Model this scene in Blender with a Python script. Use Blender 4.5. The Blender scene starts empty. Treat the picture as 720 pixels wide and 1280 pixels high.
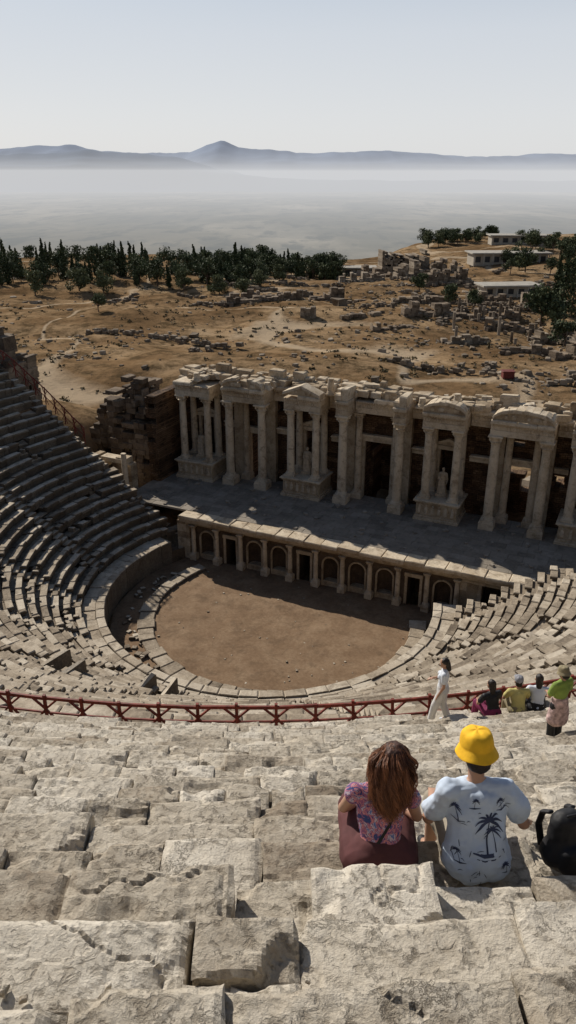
import bpy, math, random
import numpy as np
from mathutils import Vector, Matrix
from mathutils.bvhtree import BVHTree
random.seed(7); np.random.seed(7)
scene=bpy.context.scene
R=math.radians
SUN_E,SUN_A=34,36
# ------------------------------------------------------------------ helpers
def link(o):
    scene.collection.objects.link(o); return o
def empty(name,loc=(0,0,0),rz=0):
    e=bpy.data.objects.new(name,None); e.location=loc; e.rotation_euler=(0,0,rz); e.empty_display_size=.2
    return link(e)
class MB:
    def __init__(s): s.v=[]; s.f=[]; s.t=[]
    def add(s,vs,fs,tone=.5):
        b=len(s.v); s.v.extend([tuple(p) for p in vs]); s.f.extend([tuple(i+b for i in f) for f in fs]); s.t.extend([tone]*len(fs))
    def obj(s,name,mat,parent=None,smooth=False):
        me=bpy.data.meshes.new(name); me.from_pydata(s.v,[],s.f); me.update()
        a=me.attributes.new("tone",'FLOAT','FACE'); a.data.foreach_set("value",np.array(s.t,dtype=np.float32))
        if smooth: me.polygons.foreach_set("use_smooth",[True]*len(me.polygons))
        o=bpy.data.objects.new(name,me); link(o); me.materials.append(mat)
        if parent: o.parent=parent
        return o
def hx(i,j,k):
    n=(i*374761393+j*668265263+k*1274126177)&0xffffffff
    n=((n^(n>>13))*1103515245)&0xffffffff
    n=((n^(n>>16))*668265263)&0xffffffff
    return ((n^(n>>15))&0xffff)/65535.0
def vn(x,y,k=0):
    x=np.asarray(x,dtype=float); y=np.asarray(y,dtype=float)
    i=np.floor(x).astype(np.int64); j=np.floor(y).astype(np.int64)
    fx=x-i; fy=y-j; fx=fx*fx*(3-2*fx); fy=fy*fy*(3-2*fy)
    a=hx(i,j,k);b=hx(i+1,j,k);c=hx(i,j+1,k);d=hx(i+1,j+1,k)
    return (a*(1-fx)+b*fx)*(1-fy)+(c*(1-fx)+d*fx)*fy
def fbm(x,y,o=4,k=0):
    r=0;a=.5;s=0
    for q in range(o):
        r=r+a*vn(np.asarray(x)*2**q+q*17.3,np.asarray(y)*2**q-q*9.1,k+q); s+=a; a*=.5
    return r/s
def sm(x,a,b):
    t=np.clip((np.asarray(x,dtype=float)-a)/(b-a),0,1); return t*t*(3-2*t)
# ------------------------------------------------------------------ materials
def newmat(name):
    m=bpy.data.materials.new(name); m.use_nodes=True; nt=m.node_tree
    b=nt.nodes["Principled BSDF"]; return m,nt,b
def N(nt,t,**k):
    n=nt.nodes.new(t)
    for a,v in k.items():
        if a in n.inputs: n.inputs[a].default_value=v
        else: setattr(n,a,v)
    return n
def ramp(nt,fac,stops):
    r=nt.nodes.new("ShaderNodeValToRGB"); el=r.color_ramp.elements
    while len(el)<len(stops): el.new(.5)
    for e,(p,c) in zip(el,stops): e.position=p; e.color=(*c,1)
    nt.links.new(fac,r.inputs[0]); return r
def mixc(nt,fac,a,b,mode='MIX'):
    m=nt.nodes.new("ShaderNodeMix"); m.data_type='RGBA'; m.blend_type=mode
    if isinstance(fac,float): m.inputs[0].default_value=fac
    else: nt.links.new(fac,m.inputs[0])
    for s,i in ((a,6),(b,7)):
        if isinstance(s,tuple): m.inputs[i].default_value=(*s,1)
        else: nt.links.new(s,m.inputs[i])
    return m.outputs[2]
def mp(nt,val,a,b,c=0,d=1):
    m=nt.nodes.new("ShaderNodeMapRange"); nt.links.new(val,m.inputs[0])
    m.inputs[1].default_value=a;m.inputs[2].default_value=b;m.inputs[3].default_value=c;m.inputs[4].default_value=d
    return m.outputs[0]
def mth(nt,op,a,b):
    m=nt.nodes.new("ShaderNodeMath"); m.operation=op
    for s,i in ((a,0),(b,1)):
        if isinstance(s,(int,float)): m.inputs[i].default_value=s
        else: nt.links.new(s,m.inputs[i])
    return m.outputs[0]
def stone(name,dark,mid,light,sc=1.0,bump=.3,bd=.02,crack=0.0,spots=.5,brick=None,stain=.6,stcol=None,riser_shade=0.0):
    m,nt,b=newmat(name); L=nt.links.new
    tc=N(nt,"ShaderNodeTexCoord")
    n1=N(nt,"ShaderNodeTexNoise",Scale=sc*.9,Detail=8.0,Roughness=.65); L(tc.outputs["Object"],n1.inputs["Vector"])
    n2=N(nt,"ShaderNodeTexNoise",Scale=sc*9,Detail=8.0,Roughness=.7); L(tc.outputs["Object"],n2.inputs["Vector"])
    n3=N(nt,"ShaderNodeTexNoise",Scale=sc*45,Detail=5.0,Roughness=.7); L(tc.outputs["Object"],n3.inputs["Vector"])
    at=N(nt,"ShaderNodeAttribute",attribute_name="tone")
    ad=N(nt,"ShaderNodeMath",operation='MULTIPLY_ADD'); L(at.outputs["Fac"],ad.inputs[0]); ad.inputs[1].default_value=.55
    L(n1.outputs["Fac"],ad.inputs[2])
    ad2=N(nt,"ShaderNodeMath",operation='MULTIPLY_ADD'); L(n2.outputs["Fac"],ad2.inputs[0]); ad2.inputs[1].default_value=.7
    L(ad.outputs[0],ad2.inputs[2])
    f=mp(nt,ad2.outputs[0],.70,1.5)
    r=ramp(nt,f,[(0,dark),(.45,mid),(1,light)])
    col=r.outputs[0]
    if brick:
        bt=N(nt,"ShaderNodeTexBrick"); mpn=N(nt,"ShaderNodeMapping"); mpn.inputs["Rotation"].default_value=(R(90),0,0)
        nd=N(nt,"ShaderNodeTexNoise",Scale=1.3,Detail=3.0); L(tc.outputs["Object"],nd.inputs["Vector"])
        va=N(nt,"ShaderNodeVectorMath",operation='SCALE'); L(nd.outputs["Color"],va.inputs[0]); va.inputs["Scale"].default_value=.25
        vb=N(nt,"ShaderNodeVectorMath",operation='ADD'); L(tc.outputs["Object"],vb.inputs[0]); L(va.outputs[0],vb.inputs[1])
        L(vb.outputs[0],mpn.inputs["Vector"]); L(mpn.outputs[0],bt.inputs["Vector"])
        bt.inputs["Scale"].default_value=brick; bt.inputs["Mortar Size"].default_value=.03
        bt.inputs["Color1"].default_value=(1.1,1.0,.92,1);bt.inputs["Color2"].default_value=(.7,.6,.52,1);bt.inputs["Mortar"].default_value=(.35,.3,.27,1)
        col=mixc(nt,1.0,col,bt.outputs["Color"],'MULTIPLY')
    n5=N(nt,"ShaderNodeTexNoise",Scale=sc*1.9,Detail=12.0,Roughness=.72); n5.inputs["Distortion"].default_value=.4
    mo=N(nt,"ShaderNodeMapping"); mo.inputs["Location"].default_value=(13,7,3); L(tc.outputs["Object"],mo.inputs["Vector"]); L(mo.outputs[0],n5.inputs["Vector"])
    st_=mp(nt,n5.outputs["Fac"],.50,.66,0,stain)
    col=mixc(nt,st_,col,stcol or tuple(c*.9 for c in dark))
    if riser_shade>0:   # shade painted into the colour of upright faces
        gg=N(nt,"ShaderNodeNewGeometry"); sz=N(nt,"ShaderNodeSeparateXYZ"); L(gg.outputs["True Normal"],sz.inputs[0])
        col=mixc(nt,mth(nt,'MULTIPLY',mp(nt,sz.outputs["Z"],.25,.6,riser_shade,0),mp(nt,n2.outputs["Fac"],.3,.55,.6,1)),col,tuple(c*.55 for c in dark))
    sp=mp(nt,n3.outputs["Fac"],.56,.72,0,spots)
    col=mixc(nt,sp,col,tuple(c*.4 for c in dark))
    L(col,b.inputs["Base Color"]); b.inputs["Roughness"].default_value=.92; b.inputs["Specular IOR Level"].default_value=.15
    h=N(nt,"ShaderNodeMath",operation='MULTIPLY_ADD'); L(n3.outputs["Fac"],h.inputs[0]); h.inputs[1].default_value=.35; L(n2.outputs["Fac"],h.inputs[2])
    hh=h.outputs[0]
    if crack>0:
        nd=N(nt,"ShaderNodeTexNoise",Scale=2.2,Detail=8.0,Roughness=.75); L(tc.outputs["Object"],nd.inputs["Vector"])
        va=N(nt,"ShaderNodeVectorMath",operation='SCALE'); L(nd.outputs["Color"],va.inputs[0]); va.inputs["Scale"].default_value=1.2
        vb=N(nt,"ShaderNodeVectorMath",operation='ADD'); L(tc.outputs["Object"],vb.inputs[0]); L(va.outputs[0],vb.inputs[1])
        vo=N(nt,"ShaderNodeTexVoronoi",Scale=1.1,feature='DISTANCE_TO_EDGE'); L(vb.outputs[0],vo.inputs["Vector"])
        ck=mp(nt,vo.outputs["Distance"],0,.012,1,0)
        gate=mp(nt,n1.outputs["Fac"],.45,.58,0,1)
        m3=mth(nt,'MULTIPLY',mth(nt,'MULTIPLY',ck,gate),crack)
        ng=N(nt,"ShaderNodeTexNoise",Scale=17.0,Detail=6.0,Roughness=.65); ng.inputs["Distortion"].default_value=.5; L(tc.outputs["Object"],ng.inputs["Vector"])
        gr=mp(nt,ng.outputs["Fac"],.36,.47,1,0)
        gr=mth(nt,'MULTIPLY',gr,mp(nt,n5.outputs["Fac"],.40,.58,.15,1))
        col=mixc(nt,m3,col,tuple(c*.5 for c in dark)); col=mixc(nt,mth(nt,'MULTIPLY',gr,.5),col,dark)
        L(col,b.inputs["Base Color"])
        hh=mth(nt,'SUBTRACT',mth(nt,'SUBTRACT',hh,m3),mth(nt,'MULTIPLY',gr,.9))
    bp=N(nt,"ShaderNodeBump",Strength=bump,Distance=bd); L(hh,bp.inputs["Height"]); L(bp.outputs[0],b.inputs["Normal"])
    return m
def plain(name,c,rough=.8,var=.25,sc=8,bump=.15,spec=.3,c2=None):
    m,nt,b=newmat(name); L=nt.links.new
    tc=N(nt,"ShaderNodeTexCoord"); n=N(nt,"ShaderNodeTexNoise",Scale=float(sc),Detail=5.0); L(tc.outputs["Object"],n.inputs["Vector"])
    lo=tuple(x*(1-var) for x in c); hi=c2 or tuple(min(1,x*(1+var)) for x in c)
    r=ramp(nt,n.outputs["Fac"],[(.3,lo),(.7,hi)]); L(r.outputs[0],b.inputs["Base Color"])
    b.inputs["Roughness"].default_value=rough; b.inputs["Specular IOR Level"].default_value=spec
    if bump:
        bp=N(nt,"ShaderNodeBump",Strength=bump,Distance=.02); L(n.outputs["Fac"],bp.inputs["Height"]); L(bp.outputs[0],b.inputs["Normal"])
    return m
M_fg=stone("weathered_travertine_near",(.25,.20,.145),(.49,.43,.34),(.66,.60,.50),sc=1.5,bump=.8,bd=.028,crack=.75,spots=.5,stain=.5,stcol=(.28,.23,.168))
M_fill=stone("joint_earth",(.15,.115,.08),(.25,.20,.145),(.34,.28,.21),sc=2.5,bump=.8,bd=.03,spots=.4)
M_seat=stone("weathered_travertine_seats",(.125,.097,.07),(.385,.315,.23),(.61,.53,.415),sc=.8,bump=.5,bd=.06,spots=.4,stain=.68,stcol=(.18,.14,.10),riser_shade=.82)
M_marble=stone("weathered_marble",(.165,.118,.074),(.42,.325,.215),(.66,.56,.42),sc=.9,bump=.5,bd=.05,spots=.45,stain=.72,stcol=(.185,.13,.083))
M_brick=stone("brown_rubble_masonry",(.05,.034,.022),(.13,.086,.053),(.235,.165,.108),sc=1.0,bump=.7,bd=.08,spots=.5,brick=1.6)
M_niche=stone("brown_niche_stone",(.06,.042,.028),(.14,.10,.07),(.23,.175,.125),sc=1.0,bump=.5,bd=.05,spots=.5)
M_rough=stone("dark_rough_stone",(.06,.043,.03),(.16,.118,.08),(.31,.24,.17),sc=.8,bump=.7,bd=.08,spots=.5)
M_pave=stone("stage_pavement",(.13,.108,.083),(.24,.205,.162),(.35,.305,.25),sc=.7,bump=.3,bd=.03,spots=.25,stain=.5)
M_dirt=stone("orchestra_dirt",(.10,.06,.033),(.20,.127,.073),(.32,.225,.14),sc=.6,bump=.5,bd=.04,spots=.35,stain=.6,stcol=(.10,.064,.037))
M_rub=stone("field_stones",(.085,.062,.042),(.195,.15,.105),(.36,.295,.22),sc=.5,bump=.4,bd=.05,spots=.3)
M_wood=plain("red_brown_wood",(.17,.032,.02),.65,.45,6,.2)
# ------------------------------------------------------------------ block primitives
def blk(mb,pts,c=.03,tone=None,tc=None):
    if tone is None: tone=random.random()
    B=[Vector(p) for p in pts[:4]]; T=[Vector(p) for p in pts[4:]]
    cen=sum(T,Vector())/4
    low=[t+(b-t).normalized()*c for t,b in zip(T,B)]
    ins=[]
    for t in T:
        d=(cen-t); l=d.length; ins.append(t+d*(min(.45,c*1.4/l)))
    vs=B+low+ins
    fs=[(8,9,10,11)]
    for i in range(4):
        j=(i+1)%4
        fs.append((i,j,4+j,4+i)); fs.append((4+i,4+j,8+j,8+i))
    fs.append((3,2,1,0))
    mb.add(vs,fs,tone)
def box(mb,x0,x1,y0,y1,z0,z1,c=.02,j=0.0,tone=None):
    r=lambda:random.uniform(-j,j)
    pts=[(x0+r(),y0+r(),z0),(x1+r(),y0+r(),z0),(x1+r(),y1+r(),z0),(x0+r(),y1+r(),z0),
         (x0+r(),y0+r(),z1+r()),(x1+r(),y0+r(),z1+r()),(x1+r(),y1+r(),z1+r()),(x0+r(),y1+r(),z1+r())]
    blk(mb,pts,c,tone)
def rbox(mb,c,sx,sy,sz,rz,tilt=0,ch=.05,tone=None,j=.1):
    M=Matrix.Translation(c)@Matrix.Rotation(rz,4,'Z')@Matrix.Rotation(tilt,4,'X')
    pts=[]
    for z in (-.3*sz,sz*.7):
        for (x,y) in ((-.5,-.5),(.5,-.5),(.5,.5),(-.5,.5)):
            pts.append(M@Vector(((x+random.uniform(-j,j))*sx,(y+random.uniform(-j,j))*sy,z*(1+random.uniform(-j,j)))))
    blk(mb,pts,ch,tone)
def lathe(mb,prof,cx,cy,n=16,tone=.5,a0=0,a1=2*math.pi):
    full=abs(a1-a0-2*math.pi)<1e-6
    m=n if full else n+1
    vs=[];fs=[]
    for (r,z) in prof:
        for i in range(m):
            a=a0+(a1-a0)*i/n
            vs.append((cx+r*math.cos(a),cy+r*math.sin(a),z))
    for k in range(len(prof)-1):
        for i in range(n):
            j=(i+1)%m
            fs.append((k*m+i,k*m+j,(k+1)*m+j,(k+1)*m+i))
    if full: fs.append(tuple((len(prof)-1)*m+i for i in range(m)))
    mb.add(vs,fs,tone)
# ------------------------------------------------------------------ cavea
CX,CY=-1.2,44.4
S_ANG=R(-25)
OX,OY=-.4,44.4
cs,sn=math.cos(R(25)),math.sin(R(25))
def st(x,y):
    dx,dy=x-OX,y-OY
    return cs*dx-sn*dy, sn*dx+cs*dy
def pol(r,p): return CX+r*math.sin(p), CY-r*math.cos(p)
TL,TRt=5.0,2.6
def inside(r,p):
    x,y=pol(r,p); s,t=st(x,y)
    return t<(TL if s<0 else TRt)
def arcblk(mb,r0,r1,p0,p1,z0,z1,c=.03,j=.02,tone=None):
    q=lambda:random.uniform(-j,j)
    pts=[]
    for z in (z0,z1):
        for (r,p) in ((r0,p0),(r0,p1),(r1,p1),(r1,p0)):
            x,y=pol(r+q(),p); pts.append((x+q()*.6,y+q()*.6,z+(q() if z==z1 else 0)))
    blk(mb,pts,c,tone)
seating=empty("theatre_seating")
STAIRS=[R(a) for a in (-104,-82,-60,-38,-17,6,27,48,69,90)]
def row(mb,r,tread,z,rise,a0,a1,missing=.02,jit=.03,wmin=.6,wmax=1.5,stairs=True,skip=None):
    gap=.014/r
    p=a0
    hw=.42/r
    while p<a1:
        w=random.uniform(wmin,wmax)/r
        q=min(p+w,a1)
        st_hit=None
        if stairs:
            for a in STAIRS:
                if p<a+hw and q>a-hw: st_hit=a;break
        if st_hit is not None:
            if p<st_hit-hw-.15/r: q=st_hit-hw
            else:
                q=st_hit+hw
                if inside(r,(p+q)/2):
                    arcblk(mb,r,r+tread*.5,p+gap,q-gap,z-rise-.3,z-rise*.5,.03,jit*.6)
                    arcblk(mb,r+tread*.5,r+tread+.03,p+gap,q-gap,z-rise-.3,z,.03,jit*.6)
                p=q; continue
        m=(p+q)/2
        if inside(r,m) and not (skip and skip(r,m)):
            if random.random()<missing:
                arcblk(mb,r+.1,r+tread,p+gap,q-gap,z-rise-.4,z-rise*.6,.08,jit*2.5,random.random()*.3)
                if random.random()<.5:
                    x,y=pol(r+.3,m); rbox(mb,Vector((x,y,z-rise*.4)),.4,.3,.3,random.uniform(0,3),.2,.05)
            else:
                dz=random.gauss(0,jit*.6); tn=random.random()
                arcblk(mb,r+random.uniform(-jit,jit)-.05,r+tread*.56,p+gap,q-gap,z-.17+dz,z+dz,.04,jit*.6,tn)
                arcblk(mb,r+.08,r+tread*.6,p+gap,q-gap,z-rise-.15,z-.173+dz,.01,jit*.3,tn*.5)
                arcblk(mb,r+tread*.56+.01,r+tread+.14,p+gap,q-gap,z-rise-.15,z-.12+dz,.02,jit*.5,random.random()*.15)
        p=q
lower=MB()
WR=10.6
p=R(-135)
while p<R(100):
    w=random.uniform(.8,1.4)/11; q=p+w
    if inside(WR+.3,(p+q)/2):
        arcblk(lower,WR,WR+.55,p+.001,q-.001,-.1,1.8,.05,.025,random.uniform(.4,1))
        arcblk(lower,WR+.56,12.05,p+.001,q-.001,1.0,1.72+random.uniform(-.03,.03),.03,.03,random.uniform(.4,1))
    p=q
HOLES=((17.2,R(-33)),(14.6,R(-21)))
def hole(r,p):
    for (pr,pa) in HOLES:
        if abs(r-pr)<.9 and abs(p-pa)*r<.6: return True
    return False
for k in range(27):
    r=12+.64*k; z=1.8+.47*(k+1)
    row(lower,r,.64,z,.47,R(-150),R(125),missing=.05 if k>2 else .1,jit=.045,skip=hole,wmin=.45)
for (pr,pa) in HOLES:
    zz=1.8+.47*((pr-12)/.64)
    for sgn in (-1,1):
        arcblk(lower,pr-1.0,pr+1.0,pa+sgn*.65/pr-.1/pr,pa+sgn*.65/pr+.1/pr,zz-2.5,zz+.55,.05,.08,.8)
for i in range(420):
    a=random.uniform(-75,60); r=random.uniform(12,29)
    if not inside(r,R(a)): continue
    k=int((r-12)/.64); x,y=pol(12+.64*k+.3,R(a)); s=random.uniform(.06,.24)
    rbox(lower,Vector((x,y,1.8+.47*(k+1)+.02)),s*1.5,s,s,random.uniform(0,3),.1,.02)
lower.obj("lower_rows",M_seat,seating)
fg=MB(); far=MB(); fill=MB()
UR,UT,UZ,UH=31.0,.62,16.2,.445
def fgblock(mb,r0,r1,p0,p1,z,drop,step,amp=1.0,tone=None,rough=1.0,chipp=.4):
    if tone is None: tone=random.random()
    L=(p1-p0)*(r0+r1)/2; W=r1-r0
    n=max(5,int(L/step)); m=max(4,int(W/step))
    def ax(c,l):
        e=min(.035/l,.2)
        return np.concatenate([[0,e*.35,e],np.linspace(e,1-e,c+1)[1:-1],[1-e,1-e*.35,1]])
    a=ax(n,L); b=ax(m,W)
    A,B=np.meshgrid(a,b,indexing='ij')
    rr=r0+(r1-r0)*B; pp=p0+(p1-p0)*A
    x=CX+rr*np.sin(pp); y=CY-rr*np.cos(pp)
    sd=random.uniform(0,100)
    edge=np.minimum(np.minimum(A,1-A)*L,np.minimum(B,1-B)*W)
    chip=fbm(x*2.2+sd,y*2.2,3,5)
    er=.022+.09*np.clip(chip-.42,0,1)*2
    d=np.clip(1-edge/er,0,1)
    tx,ty=random.gauss(0,.010),random.gauss(0,.012)
    big=fbm(x*1.1+sd,y*1.1,4,3)-.5
    fine=fbm(x*7,y*7+sd,4,9)-.5
    lay=fbm(x*1.5-sd,y*2.0+sd,3,77); layer=np.floor(lay*7)/7-lay*.5
    pit=np.clip(.36-fbm(x*3.3-sd,y*3.3,3,21),0,1)*.30
    crk=np.clip(1-np.abs(fbm(x*1.3+sd,y*1.3-sd,4,31)-.5)/.010,0,1)*.020*(random.random()<.6)
    zz=z+tx*(A-.5)*2+ty*(B-.5)*2+amp*(.045*big+.020*fine*rough+.05*(layer-.22))-pit-crk-d*d*(.020+.06*np.clip(chip-.4,0,1))
    for q in range(2):
        if random.random()<chipp:
            ca,cb=random.choice([(0,0),(0,1),(1,0),(1,1),(random.random(),0)])
            rad=random.uniform(.06,.20)
            dist=np.hypot((A-ca)*L,(B-cb)*W)+(fbm(x*6,y*6,3,61)-.5)*.14
            zz=zz-sm(rad-dist,0,.05)*random.uniform(.03,.08)
    bx=(fbm(x*3+sd,y*3,3,40)-.5)*.07*(edge<.001); by=(fbm(x*3,y*3+sd,3,41)-.5)*.08*(edge<.001)
    x=x+bx; y=y+by
    nx,ny=A.shape
    vs=list(zip(x.ravel().tolist(),y.ravel().tolist(),zz.ravel().tolist()))
    idx=lambda i,j:i*ny+j
    fs=[(idx(i,j),idx(i+1,j),idx(i+1,j+1),idx(i,j+1)) for i in range(nx-1) for j in range(ny-1)]
    loop=[idx(i,0) for i in range(nx)]+[idx(nx-1,j) for j in range(1,ny)]+[idx(i,ny-1) for i in range(nx-2,-1,-1)]+[idx(0,j) for j in range(ny-2,0,-1)]
    base=len(vs)
    vs+=[(vs[i][0],vs[i][1],z-drop) for i in loop]
    k=len(loop)
    fs+=[(loop[(i+1)%k],loop[i],base+i,base+(i+1)%k) for i in range(k)]
    mb.add(vs,fs,tone)
peb=MB()
for k in range(0,23):
    r=UR+UT*k; z=UZ+UH*k
    y=CY-r; dd=.9157*max(y,0)+.402*(27-z)
    half=.372*dd+1.3
    pa=math.asin(max(-.99,(-half-CX)/r)); pb=math.asin(min(.99,(half-CX)/r))
    row(far,r,UT,z,UH,R(-70),pa,stairs=False); row(far,r,UT,z,UH,pb,R(70),stairs=False)
    step=max(.020,.0058*dd)
    KK=60
    for i in range(KK):
        a0_=pa+(pb-pa)*i/KK; a1_=pa+(pb-pa)*(i+1)/KK
        zz=z-.17-(.14 if k==17 else 0)
        v_=[(*pol(r+.03,a0_),zz),(*pol(r+.03,a1_),zz),(*pol(r+UT+.04,a1_),zz),(*pol(r+UT+.04,a0_),zz)]
        w_=[(*pol(r+.06,a0_),zz-UH),(*pol(r+.06,a1_),zz-UH),(*pol(r+.06,a1_),zz-.01),(*pol(r+.06,a0_),zz-.01)]
        fill.add(v_,[(0,1,2,3)],random.random()); fill.add(w_,[(0,1,2,3)],.3)
    p=pa+random.uniform(-.5,0)/r
    while p<pb:
        w=random.choice([random.uniform(.3,.6),random.uniform(.5,.95),random.uniform(.8,1.25)])
        q=p+w/r; g=random.uniform(.001,.006)/r
        u=random.random()
        xm=CX+r*math.sin((p+q)/2)
        dz=random.gauss(0,.016)
        if k==17 and xm>-.1: dz=-.12+random.gauss(0,.01)
        if k==18 and xm>.2: dz=-.04+random.gauss(0,.01)
        if k==16 and xm>-.1: dz=0
        sp=random.uniform(.45,.8)
        if u<.3:
            fgblock(fg,r+random.uniform(-.05,.03),r+UT+.01,p+g,q-g,z+dz,UH+.1,step,1.0)
        elif u<.86:
            fgblock(fg,r+random.uniform(-.05,.03),r+UT*sp-.003,p+g,q-g,z+dz,UH+.1,step,1.0)
            if random.random()<.45:
                m_=p+(q-p)*random.uniform(.3,.7)
                fgblock(fg,r+UT*sp+.003,r+UT+.03,p+g,m_-g,z+dz-random.uniform(.0,.035),UH,step,1.2)
                fgblock(fg,r+UT*sp+.003,r+UT+.03,m_+g,q-g,z+dz-random.uniform(.0,.035),UH,step,1.2)
            else: fgblock(fg,r+UT*sp+.003,r+UT+.03,p+g,q-g,z+dz-random.uniform(.0,.035),UH,step,1.2)
        else:
            fgblock(fg,r+.02,r+UT+.02,p+g,q-g,z-random.uniform(.02,.06)+min(0,dz),UH,step,1.6,random.random()*.5,2.0)
        p=q
    for i in range(int(30)):
        X=random.uniform(-half,half); rr=r+random.uniform(.3,.6)
        if abs(X-.8)<.8 and k in (16,17): continue
        yy=CY-math.sqrt(rr*rr-(X-CX)**2); s=random.uniform(.008,.03)
        rbox(peb,Vector((X,yy,z+.0)),s*1.4,s,s,random.uniform(0,3),random.uniform(-.3,.3),.006,None,.25)
fgblock(fg,CY-2.84,CY-2.34,(.13-CX)/41.8,(.74-CX)/41.8,UZ+UH*17+.03,.25,.02,.35,.9,.4,.5)
fg.obj("near_rows",M_fg,seating,smooth=False)
peb.obj("loose_chips",M_fg,seating)
fill.obj("joint_fill",M_fill,seating)
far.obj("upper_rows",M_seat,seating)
wk=MB()
p=R(-112)
while p<R(98):
    q=p+random.uniform(.8,1.4)/30
    if inside(29.6,(p+q)/2):
        arcblk(wk,29.28,30.98,p+.0004,q-.0004,14.0,14.78,.02,.015)
    p=q
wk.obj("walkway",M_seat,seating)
core=MB()
n=90
prof=[(10.75,-.3),(10.75,.9),(12.1,1.0),(29.2,13.7),(31.1,13.9),(31.2,15.2),(45.5,25.0),(46,-.3)]
for i in range(n):
    p0=R(-145)+R(260)*i/n; p1=R(-145)+R(260)*(i+1)/n
    for a,b in zip(prof[:-1],prof[1:]):
        if (a[0]>31 or b[0]>31.05) and not (R(-72)<p0 and p1<R(72)): continue
        if not all(inside(q,pp) for q in (a[0],b[0]) for pp in (p0,p1)): continue
        vs=[(*pol(a[0],p0),a[1]),(*pol(a[0],p1),a[1]),(*pol(b[0],p1),b[1]),(*pol(b[0],p0),b[1])]
        core.add(vs,[(0,1,2,3)],.2)
core.obj("rubble_core",M_rough,seating)
# ------------------------------------------------------------------ stage building (local s,t,z)
stage=empty("theatre_stage_building",(OX,OY,0),S_ANG)
ZS=3.6
fl=MB()
def paving(mb,x0,x1,y0,y1,z,th=.15,w=1.1,d=.8,j=.01):
    y=y0
    while y<y1-.05:
        yy=min(y+random.uniform(.7,1.2)*d,y1); x=x0-random.random()*w*.5
        while x<x1:
            xx=x+random.uniform(.7,1.4)*w
            a,b=max(x,x0),min(xx,x1)
            if b-a>.08: box(mb,a+.006,b-.006,y+.006,yy-.006,z-th,z+random.uniform(-j,j),.012,.004,random.uniform(.2,.8))
            x=xx
        y=yy
paving(fl,-16.4,24,5.35,13.75,ZS)
for i in range(140):
    x,y=random.uniform(-15,22),random.uniform(5.5,13.4); s=random.uniform(.05,.28)
    rbox(fl,Vector((x,y,ZS+.02)),s*1.4,s,s*.7,random.uniform(0,3),.1,.02,random.uniform(.5,1.2))
fl.obj("stage_floor",M_pave,stage)
lp=MB()
x=-10.6
while x<15.2:
    xx=min(x+random.uniform(.9,1.7),15.2)
    box(lp,x+.008,xx-.008,4.15+random.uniform(-.08,.1),5.33,ZS-.22,ZS+.03+random.uniform(-.05,.03),.05,.03,random.uniform(.6,1.1))
    x=xx
box(lp,-10.6,15.2,4.32,5.3,ZS-.5,ZS-.225,.03,0,.6)
box(lp,-10.6,10.4,4.55,5.3,ZS-.72,ZS-.505,.03,0,.4)
def arch_panel(mb,x0,x1,z0,z1,t,cx,hw,spring,arch=True,tone=.4):
    q=lambda a,b,c,d:mb.add([(a,t,c),(b,t,c),(b,t,d),(a,t,d)],[(0,1,2,3)],tone)
    q(x0,cx-hw,z0,z1); q(cx+hw,x1,z0,z1)
    if not arch: q(cx-hw,cx+hw,spring,z1); return
    K=12
    for i in range(K):
        a,b=math.pi-math.pi*i/K,math.pi-math.pi*(i+1)/K
        A=(cx+hw*math.cos(a),spring+hw*math.sin(a)); B=(cx+hw*math.cos(b),spring+hw*math.sin(b))
        mb.add([(A[0],t,A[1]),(B[0],t,B[1]),(B[0],t,z1),(A[0],t,z1)],[(0,1,2,3)],tone)
def niche(mb,cx,t,hw,z0,spring,tone=.3,K=12):
    for i in range(K):
        a,b=math.pi*i/K,math.pi*(i+1)/K
        P=lambda a,z,f=1:(cx+hw*f*math.cos(a),t+hw*f*math.sin(a),z)
        mb.add([P(a,z0),P(b,z0),P(b,spring),P(a,spring)],[(0,1,2,3)],tone)
        for q in range(6):
            e0,e1=math.pi/2*q/6,math.pi/2*(q+1)/6
            mb.add([P(a,spring+hw*math.sin(e0),math.cos(e0)),P(b,spring+hw*math.sin(e0),math.cos(e0)),
                    P(b,spring+hw*math.sin(e1),math.cos(e1)),P(a,spring+hw*math.sin(e1),math.cos(e1))],[(0,1,2,3)],tone)
def column(mb,x,y,z0,z1,r,n=18,ped=0,tone=None,cap=True):
    if tone is None: tone=random.uniform(.7,1.2)
    h=z1-z0
    if ped: box(mb,x-r*1.55,x+r*1.55,y-r*1.55,y+r*1.55,z0,z0+ped,.03,.01,tone); z0+=ped
    box(mb,x-r*1.4,x+r*1.4,y-r*1.4,y+r*1.4,z0,z0+r*.4,.01,0,tone)
    z=z0+r*.4
    ch=r*2.2 if cap else 0
    prof=[(r*1.35,z),(r*1.38,z+r*.15),(r*1.25,z+r*.3),(r*1.12,z+r*.4),(r*1.22,z+r*.5),(r*1.15,z+r*.62),(r,z+r*.75),
          (r*1.0,z+h*.3),(r*.95,z+h*.6),(r*.86,z1-ch-.05),(r*.95,z1-ch),(r*.86,z1-ch+.03)]
    if cap: prof+=[(r*.98,z1-ch+r*.5),(r*1.22,z1-ch+r*.8),(r*.98,z1-ch+r*.95),(r*1.1,z1-ch+r*1.4),(r*1.45,z1-ch+r*1.85)]
    lathe(mb,prof,x,y,n,tone)
    if cap:
        box(mb,x-r*1.45,x+r*1.45,y-r*1.45,y+r*1.45,z1-r*.35,z1-.003,.02,0,tone)
        for sx in (-1,1):
            for sy in (-1,1):
                rbox(mb,Vector((x+sx*r*1.0,y+sy*r*1.0,z1-ch+r*1.35)),r*.35,r*.35,r*.7,R(45),0,.02,tone,.1)
pw=MB()
bays=[-9.55+2.0*i for i in range(11)]
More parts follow.
